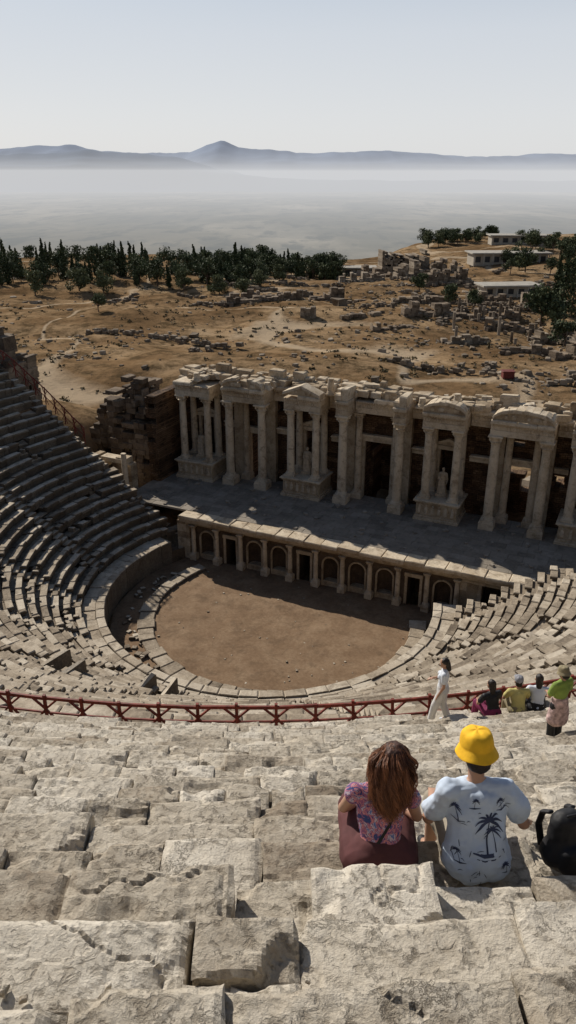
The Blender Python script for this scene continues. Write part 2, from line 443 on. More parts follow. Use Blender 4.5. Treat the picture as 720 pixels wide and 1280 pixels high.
for i in range(10):
    a,b=bays[i],bays[i+1]; c=(a+b)/2
    if i in (1,4,8):
        hw=.42; arch_panel(pw,a,b,-.1,ZS-.5,5.0,c,hw,2.15,False)
        pw.add([(c-hw,5.0,-.1),(c-hw,7.0,-.1),(c-hw,7.0,2.15),(c-hw,5.0,2.15)],[(0,1,2,3)],.1)
        pw.add([(c+hw,5.0,-.1),(c+hw,7.0,-.1),(c+hw,7.0,2.15),(c+hw,5.0,2.15)],[(0,1,2,3)],.1)
        pw.add([(c-hw,5.0,2.15),(c+hw,5.0,2.15),(c+hw,7,2.15),(c-hw,7,2.15)],[(0,1,2,3)],.1)
        pw.add([(c-hw,7,-.1),(c+hw,7.0,-.1),(c+hw,7,2.15),(c-hw,7,2.15)],[(0,1,2,3)],.1)
        for sg in (-1,1): box(lp,c+sg*(hw+.1)-.09,c+sg*(hw+.1)+.09,4.9,4.998,0,2.15,.01,0,.7)
        box(lp,c-hw-.22,c+hw+.22,4.86,4.998,2.153,2.42,.02,0,.7)
    else:
        hw=.55; arch_panel(pw,a,b,-.1,ZS-.5,5.0,c,hw,1.75); niche(pw,c,5.0,hw,-.1,1.75,.1)
        K=12
        for q in range(K):
            e0,e1=math.pi*q/K,math.pi*(q+1)/K
            P=lambda e,rr,t:(c+rr*math.cos(e),t,1.75+rr*math.sin(e))
            lp.add([P(e0,hw,4.88),P(e1,hw,4.88),P(e1,hw+.12,4.88),P(e0,hw+.12,4.88),P(e0,hw,5.0),P(e1,hw,5.0),P(e1,hw+.12,5.0),P(e0,hw+.12,5.0)],
                   [(0,1,2,3),(0,1,5,4),(3,2,6,7)],.5)
        for sg in (-1,1): box(lp,c+sg*(hw+.06)-.06,c+sg*(hw+.06)+.06,4.86,4.998,0,1.75,.01,0,.5)
        box(lp,c-hw,c+hw,4.9,5.5,-.05,.45,.03,0,.4)
for i,a in enumerate(bays):
    column(lp,a,4.60,.0,ZS-.725,.17,14,ped=.45,tone=random.uniform(.8,1.1))
def masonry(mb,x0,x1,y0,y1,z0,z1,bw=1.1,bh=.5,j=.02,ragged=0,openings=(),tone=None):
    z=z0
    while z<z1-.05:
        h=bh*random.uniform(.8,1.2); zz=min(z+h,z1)
        x=x0-random.random()*bw*.6
        while x<x1:
            xx=x+bw*random.uniform(.6,1.4); a,b=max(x,x0),min(xx,x1); x=xx
            if b-a<.06: continue
            segs=[(a,b)]
            for (oa,ob,oz0,oz1) in openings:
                if zz>oz0+.02 and z<oz1-.02:
                    ns=[]
                    for (p,q) in segs:
                        if q<=oa or p>=ob: ns.append((p,q))
                        else:
                            if p<oa: ns.append((p,oa))
                            if q>ob: ns.append((ob,q))
                    segs=ns
            for (p,q) in segs:
                if q-p<.05: continue
                if ragged and random.random()<ragged*((z-z0)/(z1-z0))**3: continue
                box(mb,p+.004,q-.004,y0+random.uniform(-j,j),y1+random.uniform(-j,j),z+.004,zz-.004,min(.03,.2*bh),j*.3,tone)
        z=zz
masonry(lp,10.6,15.1,4.7,5.3,0,ZS-.72,1.0,.55,.02,0,((12.0,13.5,-1,2.4),))
masonry(lp,-10.9,-9.85,4.5,5.3,0,ZS-.51,.9,.55,.02)
pw.obj("proscenium_niches",M_niche,stage)
dk=MB()
box(dk,11.9,13.6,6.8,7.0,0,2.6,.01); box(dk,11.8,11.9,5.3,7,0,2.6,.01); box(dk,13.6,13.7,5.3,7,0,2.6,.01)
dk.obj("side_doorway_interior",M_rough,stage)
lp.obj("proscenium_front",M_marble,stage)
# ---- scaenae frons
wall=MB()
WT0,WT1=13.8,14.9
c0=1.7
ops=[(c0-1.05,c0+1.05,ZS,ZS+4.6),(c0-10.9,c0-9.1,ZS,ZS+3.9),(c0+9.4,c0+11.4,ZS,ZS+4.3),
     (c0-5.9,c0-4.7,ZS+1.7,ZS+4.9),(c0+4.9,c0+6.1,ZS+1.7,ZS+4.9),(c0+15.2,c0+16.4,ZS+1.7,ZS+4.9),
     (c0-15.2,c0-14.1,ZS+1.7,ZS+4.6)]
masonry(wall,-15.6,24,WT0,WT1,ZS-.2,ZS+8.3,.8,.42,.05,.12,ops)
for i in (3,4,5,6):
    o=ops[i]; box(wall,o[0]-.1,o[1]+.1,WT1-.25,WT1-.1,o[2]-.1,o[3]+.1,.02,0,.1)
masonry(wall,-16.6,-15.62,9.5,14.9,ZS-.2,ZS+7.2,.8,.42,.06,.3)
for (a,b) in ((-15.6,-10.4),(-7.2,9.9),(14.6,24)):
    masonry(wall,a,b,17.2,18.2,1.5,ZS+random.uniform(4.6,6.2),1.0,.5,.08,.4)
masonry(wall,9.9,14.6,17.2,18.2,1.5,ZS+2.4,1.0,.5,.08,.5)
for a in (-14.5,-7.0,-3.5,.0,3.4,8.5,15.2,20):
    masonry(wall,a,a+.9,15.0,17.1,1.5,ZS+random.uniform(6.3,7.9),.6,.5,.06,.3)
wall.obj("back_wall",M_brick,stage)
mar=MB()
def entab(mb,x0,x1,y0,y1,z,h=1.15,dent=True):
    t=random.uniform(.55,.95)
    x=x0
    while x<x1-.01:
        xx=x+random.uniform(1.0,1.8)
        if x1-xx<.5: xx=x1
        box(mb,x+.004,xx-.004,y0+random.uniform(0,.03),y1,z,z+h*.36,.02,.01,t+random.uniform(-.15,.15))
        box(mb,x+.004,xx-.004,y0+.06,y1,z+h*.363,z+h*.66,.02,.01,t+random.uniform(-.3,.0))
        if random.random()<.88: box(mb,x-.0,xx-.008,y0-.24+random.uniform(0,.12),y1,z+h*.78,z+h+random.uniform(-.03,.03),.06,.03,t+random.uniform(-.1,.35))
        x=xx
    box(mb,x0,x1,y0-.02,y1-.01,z+h*.663,z+h*.777,.01,0,t-.2)
    x=x0+.05
    while x<x1-.1:
        if dent: box(mb,x,x+.09,y0-.12,y0-.022,z+h*.68,z+h*.775,.005,0,t)
        if random.random()<.8: rbox(mb,Vector((x+.05,y0+.05,z+h*.47)),.11,.09,.2,0,0,.02,t,.3)
        x+=.19
def tri_ped(mb,x0,x1,y0,y1,z,h):
    c=(x0+x1)/2
    for (a,b) in ((x0,c),(x1,c)):
        k=.22
        za,zb=z,z+h
        pts=[(a,y0,za),(b,y0,zb),(b,y1,zb),(a,y1,za)]
        if a>b: pts=[pts[1],pts[0],pts[3],pts[2]]
        top=[(p[0],p[1],p[2]+k) for p in pts]
        blk(mb,pts+top,.03,.8)
    mb.add([(x0+.1,y0+.15,z),(x1-.1,y0+.15,z),(c,y0+.15,z+h)],[(0,1,2)],.5)
    for i in range(5): rbox(mb,Vector((c+random.uniform(-.25,.25)*(x1-x0),y0+.12,z+h*.35)),.16,.1,.22,0,0,.03,.7,.3)
def arc_ped(mb,x0,x1,y0,y1,z,h,gap=0.0):
    c=(x0+x1)/2; w=(x1-x0)/2; K=12
    for i in range(K):
        a,b=math.pi*(1-i/K),math.pi*(1-(i+1)/K)
        if gap and abs(i-K/2+.5)<gap: continue
        A=(c+w*math.cos(a),z+h*math.sin(a)); B=(c+w*math.cos(b),z+h*math.sin(b))
        jj=random.uniform(-.06,.06)
        yb=y0+random.uniform(.5,1.6)
        pts=[(A[0],y0+jj,A[1]),(B[0],y0+jj,B[1]),(B[0],yb,B[1]),(A[0],yb,A[1])]
        top=[(p[0],p[1],p[2]+.22+random.uniform(-.03,.05)) for p in pts]
        blk(mb,pts+top,.03,random.uniform(.6,1))
        mb.add([(A[0],y0+.15,z),(B[0],y0+.15,z),(B[0],y0+.15,B[1]),(A[0],y0+.15,A[1])],[(0,1,2,3)],.4)
    for i in range(7): rbox(mb,Vector((c+random.uniform(-.35,.35)*(x1-x0),y0+.12,z+h*.35)),.2,.1,.25,0,0,.03,.7,.3)
    for i in range(7): rbox(mb,Vector((c+random.uniform(-.4,.4)*(x1-x0),random.uniform(y0+.9,y1-.2),z+.1)),random.uniform(.5,1),.6,random.uniform(.3,.7),random.uniform(-.3,.3),0,.05)
def podium(mb,x0,x1,y0,y1,h=1.6):
    box(mb,x0-.15,x1+.15,y0-.15,y1,ZS,ZS+.22,.03,.01,.8)
    box(mb,x0-.08,x1+.08,y0-.08,y1,ZS+.223,ZS+.38,.03,.01,.6)
    masonry(mb,x0,x1,y0,y1,ZS+.383,ZS+h-.253,1.3,h-.64,.005,0,(),.5)
    box(mb,x0-.08,x1+.08,y0-.08,y1,ZS+h-.25,ZS+h-.13,.03,.01,.7)
    box(mb,x0-.2,x1+.2,y0-.2,y1,ZS+h-.127,ZS+h,.04,.01,.9)
    n=int((x1-x0)/.5)
    for i in range(n):
        xx=x0+.3+i*(x1-x0-.6)/max(1,n-1)
        rbox(mb,Vector((xx,y0-.02,ZS+.72)),.2,.16,.5,0,0,.05,.9,.25)
        rbox(mb,Vector((xx,y0-.04,ZS+1.16)),.12,.12,.12,0,0,.03,.9,.2)
ET=ZS+7.0
pods=[(c0-16.6,c0-13.4),(c0-6.9,c0-3.9),(c0+3.9,c0+6.9),(c0+13.9,c0+17.3)]
for n_,(a,b) in enumerate(pods):
    podium(mar,a,b,11.15,13.75)
    for x in (a+.45,b-.45):
        column(mar,x,11.65,ZS+1.6,ET,.30)
        column(mar,x,13.3,ZS+1.6,ET,.28)
    entab(mar,a+.0,b-.0,11.3,13.78,ET)
    if n_==1: tri_ped(mar,a,b,11.1,12.2,ET+1.155,.6)
    if n_==2: arc_ped(mar,a,b,11.1,13.7,ET+1.155,.6,0)
    if n_==3: arc_ped(mar,a,b,11.1,13.7,ET+1.155,.7,1.2)
    for i in range(6): rbox(mar,Vector((random.uniform(a+.3,b-.3),random.uniform(12.4,13.6),ET+1.3)),random.uniform(.4,1),.6,random.uniform(.2,.6),random.uniform(-.3,.3),0,.05)
    cxn=(a+b)/2
    for sg in (-1,1): box(mar,cxn+sg*.72-.12,cxn+sg*.72+.12,13.55,13.78,ZS+1.6,ZS+4.8,.02,0,.7)
    box(mar,cxn-.95,cxn+.95,13.45,13.78,ZS+4.803,ZS+5.1,.03,0,.8)
    tri_ped(mar,cxn-.95,cxn+.95,13.4,13.78,ZS+5.103,.35)
ent_bays=[(c0-12.2,c0-8.7),(c0-2.5,c0+2.5),(c0+8.7,c0+12.7)]
for n_,(a,b) in enumerate(ent_bays):
    for x in (a+.3,b-.3):
        column(mar,x,11.75,ZS,ET,.34,20,ped=.55)
        column(mar,x+(.75 if x<(a+b)/2 else -.75),13.25,ZS,ET-.1,.27,16,ped=.4)
        box(mar,x-.42,x+.42,13.3,13.78,ZS,ET-.01,.03,.01,.4)
        if n_==1:
            entab(mar,x-.5,x+.5,11.35,13.78,ET,1.15)
            for q in range(2): box(mar,x-.55+q*.5,x-.06+q*.5,11.3,13.0,ET+1.153,ET+1.153+random.uniform(.3,.9),.08,.06,.8)
    if n_!=1:
        entab(mar,a-.1,b+.1,11.4,13.78,ET,1.15)
        arc_ped(mar,a+.0,b-.0,11.2,13.7,ET+1.155,.62,.6 if n_==0 else 0)
    else:
        entab(mar,a+.86,b-.86,12.7,13.77,ET,1.15)
        for i in range(8): rbox(mar,Vector((random.uniform(a+1,b-1),13.2,ET+1.3)),random.uniform(.4,.9),.6,random.uniform(.3,.7),random.uniform(-.1,.1),0,.05)
    o=ops[[1,0,2][n_]]
    for sg,xx in ((-1,o[0]),(1,o[1])):
        box(mar,xx-.24 if sg<0 else xx,xx if sg<0 else xx+.24,13.5,13.785,ZS,o[3],.02,0,.8)
    box(mar,o[0]-.3,o[1]+.3,13.5,13.785,o[3]+.003,o[3]+.35,.03,0,.8)
    box(mar,o[0]-.45,o[1]+.45,13.38,13.785,o[3]+.353,o[3]+.55,.03,0,.9)
zones=sorted([(a-.02,b+.02) for a,b in pods]+[(a-.12,b+.12) for a,b in ent_bays]); cur=-15.5
for a,b in zones+[(24,24)]:
    if a-cur>.4:
        entab(mar,cur+.02,a-.02,13.05,13.775,ET,1.15)
        if a-cur>1.0: entab(mar,cur+.05,a-.05,13.45,13.77,ZS+4.2,.5,False)
    cur=max(cur,b)
for i in range(190):
    x=random.uniform(-15.4,24); y=random.uniform(12.8,14.9) 
    rbox(mar,Vector((x,y,ZS+8.35 if y>13.7 else ET+1.25)),random.uniform(.3,1.3),random.uniform(.3,.9),random.uniform(.2,.7),random.uniform(-.4,.4),random.uniform(-.15,.15),.05)
for x,h in ((c0-6.9+3.3,1.2),(c0-8.6,.5),(c0+3.6,.7),(c0+5.9,1.1),(-13.2,.6)):
    column(mar,x,12.0 if h<1 else 12.6,ET+1.16,ET+1.16+h,.26,14,cap=False)
x=-15.6
while x<24:
    xx=x+random.uniform(.5,1.5)
    if random.random()<.85:
        box(mar,x,xx-.01,13.72,14.3,ZS+8.153,ZS+8.35+random.choice([0,.1,.2,.3,.6,.9]),.07,.05)
    if random.random()<.8: box(mar,x+.1,xx-.03,14.32,15.05,ZS+8.153,ZS+8.25+random.choice([0,.1,.3,.6]),.07,.05)
    x=xx
mar.obj("marble_facade",M_marble,stage)
# ---- ruined left tower + side structures
tw=empty("ruined_side_tower",(OX,OY,0),S_ANG)
t1=MB()
for (x0,x1,y0,y1,h,rg) in ((-21.2,-17.2,10.5,14.5,6.6,.5),(-20.6,-17.8,11.0,14.0,7.9,.7),(-24.5,-21.2,12,15.5,5.0,.6)):
    for a in range(3):
        for b in range(3):
            xa=x0+(x1-x0)*a/3; xb=x0+(x1-x0)*(a+1)/3; ya=y0+(y1-y0)*b/3; yb=y0+(y1-y0)*(b+1)/3
            masonry(t1,xa,xb,ya,yb,ZS-3.5,ZS+h*random.uniform(.75,1.08),.9,.45,.12,rg)
t1.obj("masonry",M_rough,tw)
t2=MB()
masonry(t2,-20.5,-16.9,7.4,8.2,ZS-2,ZS+2.4,.9,.5,.04,.3,((-19.4,-18.2,ZS-2,ZS+1.9),))
box(t2,-19.8,-17.8,7.3,8.2,ZS+1.93,ZS+2.3,.04,.02,.8)
for x,h in ((-20.6,2.9),(-19.2,2.1),(-17.0,3.1)): column(t2,x,6.7,ZS-.6,ZS+h,.24,12,cap=False)
t2.obj("doorway_and_stubs",M_marble,tw)
tr=empty("ruined_upper_wall",(OX,OY,0),S_ANG)
t3=MB()
for i in range(7):
    for j in range(3):
        masonry(t3,-32.8+i*.95,-31.85+i*.95,5.0+j*1.1,6.1+j*1.1,8,17.2-.55*i+random.uniform(-.8,.9),.9,.5,.15,.5)
t3.obj("masonry",M_rough,tr)
ew=MB()
for i in range(40):
    s0=-10.2-.5*i; s1=s0-.5
    zt=1.7+.734*max(0,(-s1-12)); 
    box(ew,s1,s0-.01,5.05,5.6,-.3,min(14.4,zt-.1),.04,.02)
for i in range(34):
    s0=11.5+.5*i
    zt=1.2+.734*max(0,(s0-12.8))
    box(ew,s0,s0+.49,2.7,3.2,-.3,min(14.4,zt-.2),.04,.02)
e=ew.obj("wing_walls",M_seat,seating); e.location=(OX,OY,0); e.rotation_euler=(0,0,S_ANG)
# ------------------------------------------------------------------ orchestra
orc=empty("orchestra",(OX,OY,0),S_ANG)
fo=MB()
nr,na=40,110
pts=[]
for i in range(nr+1):
    for j in range(na):
        a=2*math.pi*j/na; r=i/nr*11.2
        x=r*math.cos(a); y=r*math.sin(a)
        if y>5: y=5
        pts.append((x,y,.03+.12*float(fbm(x*.5,y*.5,3,2)-.5)+.06*float(fbm(x*2.2,y*2.2,3,4)-.5)))
fs=[(i*na+j,(i+1)*na+j,(i+1)*na+(j+1)%na,i*na+(j+1)%na) for i in range(nr) for j in range(na)]
fo.add(pts,fs,.5)
fo.obj("dirt_floor",M_dirt,orc,True)
rg=MB()
a=R(150)
while a<R(375):
    b=a+random.uniform(.7,1.3)/9.2
    am=(a+b)/2
    if 9.2*math.sin(am)<3.6:
        ri,ro=8.45+random.uniform(-.1,.1),9.45+random.uniform(-.08,.08)
        z=.22+random.uniform(-.07,.05)
        P=lambda r,t,z:(r*math.cos(t),r*math.sin(t),z)
        g=.002
        blk(rg,[P(ri,a+g,-.1),P(ro,a+g,-.1),P(ro,b-g,-.1),P(ri,b-g,-.1),P(ri,a+g,z),P(ro,a+g,z),P(ro,b-g,z),P(ri,b-g,z)],.05,random.uniform(.0,.7))
    a=b
for i in range(110):
    a=random.uniform(R(170),R(370)); r=random.uniform(9.5,10.5)
    rbox(rg,Vector((r*math.cos(a),r*math.sin(a),.05)),random.uniform(.1,.5),random.uniform(.1,.4),random.uniform(.1,.3),random.uniform(0,3),0,.03)
for i in range(90):
    a=random.uniform(0,6.28); r=8.4*math.sqrt(random.random())
    if r*math.sin(a)>3.9: continue
    s=random.uniform(.03,.12); rbox(rg,Vector((r*math.cos(a),r*math.sin(a),.03)),s*1.3,s,s*.6,a,0,.01)
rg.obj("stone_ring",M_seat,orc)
# ------------------------------------------------------------------ fences
def bar(mb,a,b,w,h=None,tone=.5):
    a=Vector(a);b=Vector(b);h=h or w; d=(b-a).normalized()
    up=Vector((0,0,1)) if abs(d.z)<.9 else Vector((1,0,0))
    s=d.cross(up).normalized()*w/2; u=s.normalized().cross(d)*h/2
    P=[a-s-u,a+s-u,a+s+u,a-s+u,b-s-u,b+s-u,b+s+u,b-s+u]
    mb.add(P,[(0,3,2,1),(4,5,6,7),(0,1,5,4),(1,2,6,5),(2,3,7,6),(3,0,4,7)],tone)
def fence(name,pts,H=1.0,sp=.95,cross=True):
    mb=MB()
    P=[Vector(p) for p in pts]
    res=[P[0]]
    carry=0
    for a,b in zip(P[:-1],P[1:]):
        l=(b-a).length; d=(b-a)/l; x=sp-carry
        while x<=l: res.append(a+d*x); x+=sp
        carry=l-(x-sp)
    for i,p in enumerate(res):
        j=Vector((random.gauss(0,.015),random.gauss(0,.015),0))
        bar(mb,p,p+Vector((0,0,H+.07+random.uniform(0,.04)))+j,.07)
        if i<len(res)-1:
            q=res[i+1]; d=(q-p); dn=d.normalized()
            bar(mb,p+Vector((0,0,H+random.uniform(-.015,.015))),q+Vector((0,0,H+random.uniform(-.015,.015))),.05,.08)
            bar(mb,p+Vector((0,0,H*.5)),q+Vector((0,0,H*.5)),.035,.045)
            if cross:
                m=.3
                for (s0,s1) in ((p,dn),(q,-dn)):
                    bar(mb,s0+Vector((0,0,H*.62)),s0+s1*m+Vector((0,0,H*.15)),.045)
                    bar(mb,s0+Vector((0,0,H*.62)),s0+s1*m+Vector((0,0,H*.97)),.045)
    return mb.obj(name,M_wood)
fence("wooden_fence",[(*pol(29.75,R(a)),14.78) for a in range(-62,63,1)],.82,.92)
def loc(s,t,z): return (OX+cs*s+sn*t, OY-sn*s+cs*t, z)
fence("wooden_fence",[loc(-19.5,5.3,7.6),loc(-23,5.3,10.4),loc(-26.3,5.3,12.7),loc(-28.5,4.0,14.4)],1.3,1.1)
# ------------------------------------------------------------------ terrain
def gh(x,y):
    x=np.asarray(x,dtype=float); y=np.asarray(y,dtype=float)
    dx,dy=x-OX,y-OY; s=cs*dx-sn*dy; t=sn*dx+cs*dy
    z=3.0-.022*np.clip(t-16,0,400)
    z=z+(fbm(x/26+5,y/26,4,50)-.5)*4.2*sm(t,18,45)+(fbm(x/6,y/6,4,60)-.5)*1.3*sm(t,16,30)
    z=z+5.0*sm(x,15,90)*sm(y,110,260)
    z=z+4.6*np.exp(-((s+31)**2/110+(t-13)**2/70))
    w=(1-sm(t,14.3,15.4))*sm(s,-25,-21)
    z=z*(1-w)+(-.4)*w
    z=np.where((t<6)&(s<=-21),np.minimum(z,3.0),z)
    edge=258+25*fbm(x/60,x*0,3,70)+110*sm(x,25,90)
    e=sm(y,edge,edge+700)
    plain=-280+(fbm(x/900,y/900,3,80)-.5)*30
    return z*(1-e)+plain*e
def grow(a,step,end,f=1.16):
    out=[];v=a
    while v<end: step*=f; v+=step; out.append(v)
    return out
ys=list(np.arange(-60,300,1.8)); ys=ys+grow(ys[-1],2.2,70000)
xc=list(np.arange(-130,150,1.8)); rx=grow(xc[-1],2.2,60000); lx=[-v for v in grow(130,2.2,60000)][::-1]
xs=lx+xc+rx
X,Y=np.meshgrid(np.array(xs),np.array(ys),indexing='ij')
Z=gh(X,Y)
me=bpy.data.meshes.new("ground")
nx,ny=X.shape
V=np.stack([X.ravel(),Y.ravel(),Z.ravel()],1)
I=(np.arange(nx-1)[:,None]*ny+np.arange(ny-1)[None,:]).ravel()
F=np.stack([I,I+ny,I+ny+1,I+1],1)
me.from_pydata(V.tolist(),[],F.tolist()); me.polygons.foreach_set("use_smooth",[True]*len(me.polygons)); me.update()
gob=link(bpy.data.objects.new("ground",me))
m,nt,b=newmat("dry_earth_and_valley"); L=nt.links.new
geo=N(nt,"ShaderNodeNewGeometry"); sx=N(nt,"ShaderNodeSeparateXYZ"); L(geo.outputs["Position"],sx.inputs[0])
n1=N(nt,"ShaderNodeTexNoise",Scale=.05,Detail=10.0,Roughness=.68); L(geo.outputs["Position"],n1.inputs["Vector"])
n2=N(nt,"ShaderNodeTexNoise",Scale=.35,Detail=9.0,Roughness=.75); L(geo.outputs["Position"],n2.inputs["Vector"])
n3=N(nt,"ShaderNodeTexNoise",Scale=.014,Detail=3.0,Roughness=.5); n3.inputs["Distortion"].default_value=.6; L(geo.outputs["Position"],n3.inputs["Vector"])
c1=ramp(nt,n1.outputs["Fac"],[(.32,(.10,.06,.03)),(.46,(.20,.125,.065)),(.58,(.31,.21,.118)),(.75,(.40,.29,.18))]).outputs[0]
c2=mixc(nt,mp(nt,n2.outputs["Fac"],.46,.60,0,.85),c1,(.07,.048,.026))
pa_=mth(nt,'ABSOLUTE',mth(nt,'SUBTRACT',n3.outputs["Fac"],.5),0)
pw_=N(nt,"ShaderNodeMath",operation='MULTIPLY_ADD'); L(n2.outputs["Fac"],pw_.inputs[0]); pw_.inputs[1].default_value=.012; L(pa_,pw_.inputs[2])
c3=mixc(nt,mp(nt,pw_.outputs[0],.009,.018,.8,0),c2,(.42,.325,.22))
# valley: broad field belts, woods and orchards (matte)
def vmap(sx_,sy_,rot=.0):
    q=N(nt,"ShaderNodeMapping"); q.inputs["Scale"].default_value=(sx_,sy_,0); q.inputs["Rotation"].default_value=(0,0,rot); L(geo.outputs["Position"],q.inputs["Vector"]); return q.outputs[0]
vo=N(nt,"ShaderNodeTexVoronoi",Scale=1.0); vo.distance='CHEBYCHEV'; L(vmap(.0022,.0010,.2),vo.inputs["Vector"])
n4=N(nt,"ShaderNodeTexNoise",Scale=1.0,Detail=7.0,Roughness=.6); L(vmap(.0007,.00035,-.1),n4.inputs["Vector"])
n6=N(nt,"ShaderNodeTexNoise",Scale=1.0,Detail=4.0,Roughness=.65); L(vmap(.006,.0018,.1),n6.inputs["Vector"])
f1=ramp(nt,vo.outputs["Color"],[(0,(.03,.04,.025)),(.5,(.11,.10,.06)),(1,(.24,.20,.135))]).outputs[0]
f2=ramp(nt,n4.outputs["Fac"],[(.38,(.012,.022,.013)),(.5,(.10,.092,.058)),(.62,(.30,.26,.19))]).outputs[0]
c4=mixc(nt,.65,f1,f2)
c4=mixc(nt,mp(nt,n6.outputs["Fac"],.50,.62,0,.75),c4,(.012,.022,.013))
c5=mixc(nt,mp(nt,sx.outputs["Z"],-60,-15,1,0),c3,c4)
L(c5,b.inputs["Base Color"]); b.inputs["Roughness"].default_value=1.0; b.inputs["Specular IOR Level"].default_value=0
bp=N(nt,"ShaderNodeBump",Strength=.8,Distance=.6); L(n2.outputs["Fac"],bp.inputs["Height"]); L(bp.outputs[0],b.inputs["Normal"])
me.materials.append(m)
# ---- mountains
def mount(name,y0,y1,pr,col,seed,x0=-20000,x1=20000,nx=420,ny=26):
    xs=np.linspace(x0,x1,nx); t=np.linspace(0,1,ny)
    Xm,T=np.meshgrid(xs,t,indexing='ij')
    prof=np.interp(xs,[p[0] for p in pr],[p[1] for p in pr])
    ridge=prof+ (fbm(xs/900,xs*0+seed,5,seed)-.5)*120+(fbm(xs/250,xs*0,3,seed+1)-.5)*50
    H=ridge[:,None]*np.sin(np.clip(T*1.6,0,1.6))**1.0
    H=H*(1-.45*(1-T)*fbm(Xm/1500,T*4,4,seed+5)*2*np.sin(np.pi*T))
    Zm=-285+ (H+285)*np.clip(T*3,0,1)
    Ym=y0+(y1-y0)*T
    me=bpy.data.meshes.new(name)
    V=np.stack([Xm.ravel(),Ym.ravel(),Zm.ravel()],1)
    I=(np.arange(nx-1)[:,None]*ny+np.arange(ny-1)[None,:]).ravel()
    F=np.stack([I,I+ny,I+ny+1,I+1],1)
    me.from_pydata(V.tolist(),[],F.tolist()); me.polygons.foreach_set("use_smooth",[True]*len(me.polygons)); me.update()
    o=link(bpy.data.objects.new(name,me)); me.materials.append(col); return o
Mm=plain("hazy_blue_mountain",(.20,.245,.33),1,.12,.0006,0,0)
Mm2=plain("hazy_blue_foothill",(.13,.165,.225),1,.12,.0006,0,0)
D=24000
def u2x(u): return (u-360)/967*(.9157*D)
def v2z(v): return D*math.tan(math.atan((640-v)/967)-R(23.7))+27
pr=[(-20000,500)]+[(u2x(u),v2z(v)) for u,v in ((-60,184),(0,186),(45,183),(95,180),(130,188),(180,190),(240,190),(262,181),(280,178),(300,186),(350,188),(400,190),(470,188),(510,191),(600,195),(680,194),(740,190),(900,186))]+[(20000,650)]
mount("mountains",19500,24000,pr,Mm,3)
D=16000
pr2=[(-20000,300)]+[(u2x(u),v2z(v)) for u,v in ((-60,194),(60,192),(110,188),(160,192),(230,197),(270,210),(340,228),(500,236),(800,236))]+[(20000,-150)]
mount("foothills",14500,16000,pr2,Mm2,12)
def hazebox(name,y0,z1,dist,colr,C=-320,A=60000):
    hz=MB(); B=A
    hz.add([(-A,y0,C),(A,y0,C),(A,B,C),(-A,B,C),(-A,y0,z1),(A,y0,z1),(A,B,z1),(-A,B,z1)],
     [(3,2,1,0),(4,5,6,7),(0,1,5,4),(1,2,6,5),(2,3,7,6),(3,0,4,7)])
    m=bpy.data.materials.new("haze"); m.use_nodes=True; nt=m.node_tree
    for n in list(nt.nodes):
        if n.type!='OUTPUT_MATERIAL': nt.nodes.remove(n)
    out=[n for n in nt.nodes][0]
    ab=N(nt,"ShaderNodeVolumeAbsorption",Density=1/dist); ab.inputs["Color"].default_value=(0,0,0,1)
    em=N(nt,"ShaderNodeEmission"); em.inputs["Color"].default_value=(*colr,1); em.inputs["Strength"].default_value=1/dist
    ad=N(nt,"ShaderNodeAddShader"); nt.links.new(ab.outputs[0],ad.inputs[0]); nt.links.new(em.outputs[0],ad.inputs[1]); nt.links.new(ad.outputs[0],out.inputs["Volume"])
    hz.obj(name,m)
hazebox("valley_haze",700,60,10000.,(.665,.67,.68))
hazebox("valley_haze",760,190,30000.,(.665,.675,.70),-325,59000)
# ------------------------------------------------------------------ rubble, scrub, ruins
rb=MB()
def g1(x,y): return float(gh(x,y))
def ux(u,Yd,drop=27): return (u-360)/967*(.9157*Yd+.402*drop)
cl=[(random.uniform(-60,110),random.uniform(85,250),random.uniform(2,8)) for _ in range(40)]
cl+=[(random.uniform(15,110),random.uniform(90,200),random.uniform(3,9)) for _ in range(50)]
for i in range(3600):
    if random.random()<.85:
        c=random.choice(cl); x=random.gauss(c[0],c[2]); y=random.gauss(c[1],c[2]*.6)
    else: x=random.uniform(-90,120); y=random.uniform(76,255)
    if st(x,y)[1]<19 or y<70 or y>255+.9*max(0,x-20): continue
    s=random.lognormvariate(-1.35,.6)
    rbox(rb,Vector((x,y,g1(x,y)+.02)),s*random.uniform(.8,2),s,s*random.uniform(.4,1),random.uniform(0,3.1),random.uniform(-.2,.2),.06,None,.22)
for i in range(70):
    if i<30: x0=random.uniform(-55,100); y0=random.uniform(90,235)
    else: x0=random.uniform(12,95); y0=random.uniform(95,215)
    a=random.choice([-.4,-.43,1.15,.1])+random.uniform(-.1,.1); Ln=random.uniform(5,20)
    for j in range(int(Ln*2.8)):
        d=random.uniform(0,Ln); x=x0+math.cos(a)*d+random.gauss(0,.3); y=y0+math.sin(a)*d+random.gauss(0,.3)
        if st(x,y)[1]<19: continue
        s=random.uniform(.25,.8); rbox(rb,Vector((x,y,g1(x,y)+random.uniform(0,.6))),s*1.3,s,s*.8,a+random.gauss(0,.2),0,.06,random.uniform(0,.8))
for i in range(650):
    s_=random.uniform(-16,26); t_=random.uniform(18.3,24)
    x,y,_=loc(s_,t_,0); s=random.uniform(.3,1.2)
    rbox(rb,Vector((x,y,g1(x,y)+.1)),s*1.3,s,s*.6,random.uniform(0,3.1),random.uniform(-.2,.2),.06)
rb.obj("ruin_rubble",M_rub)
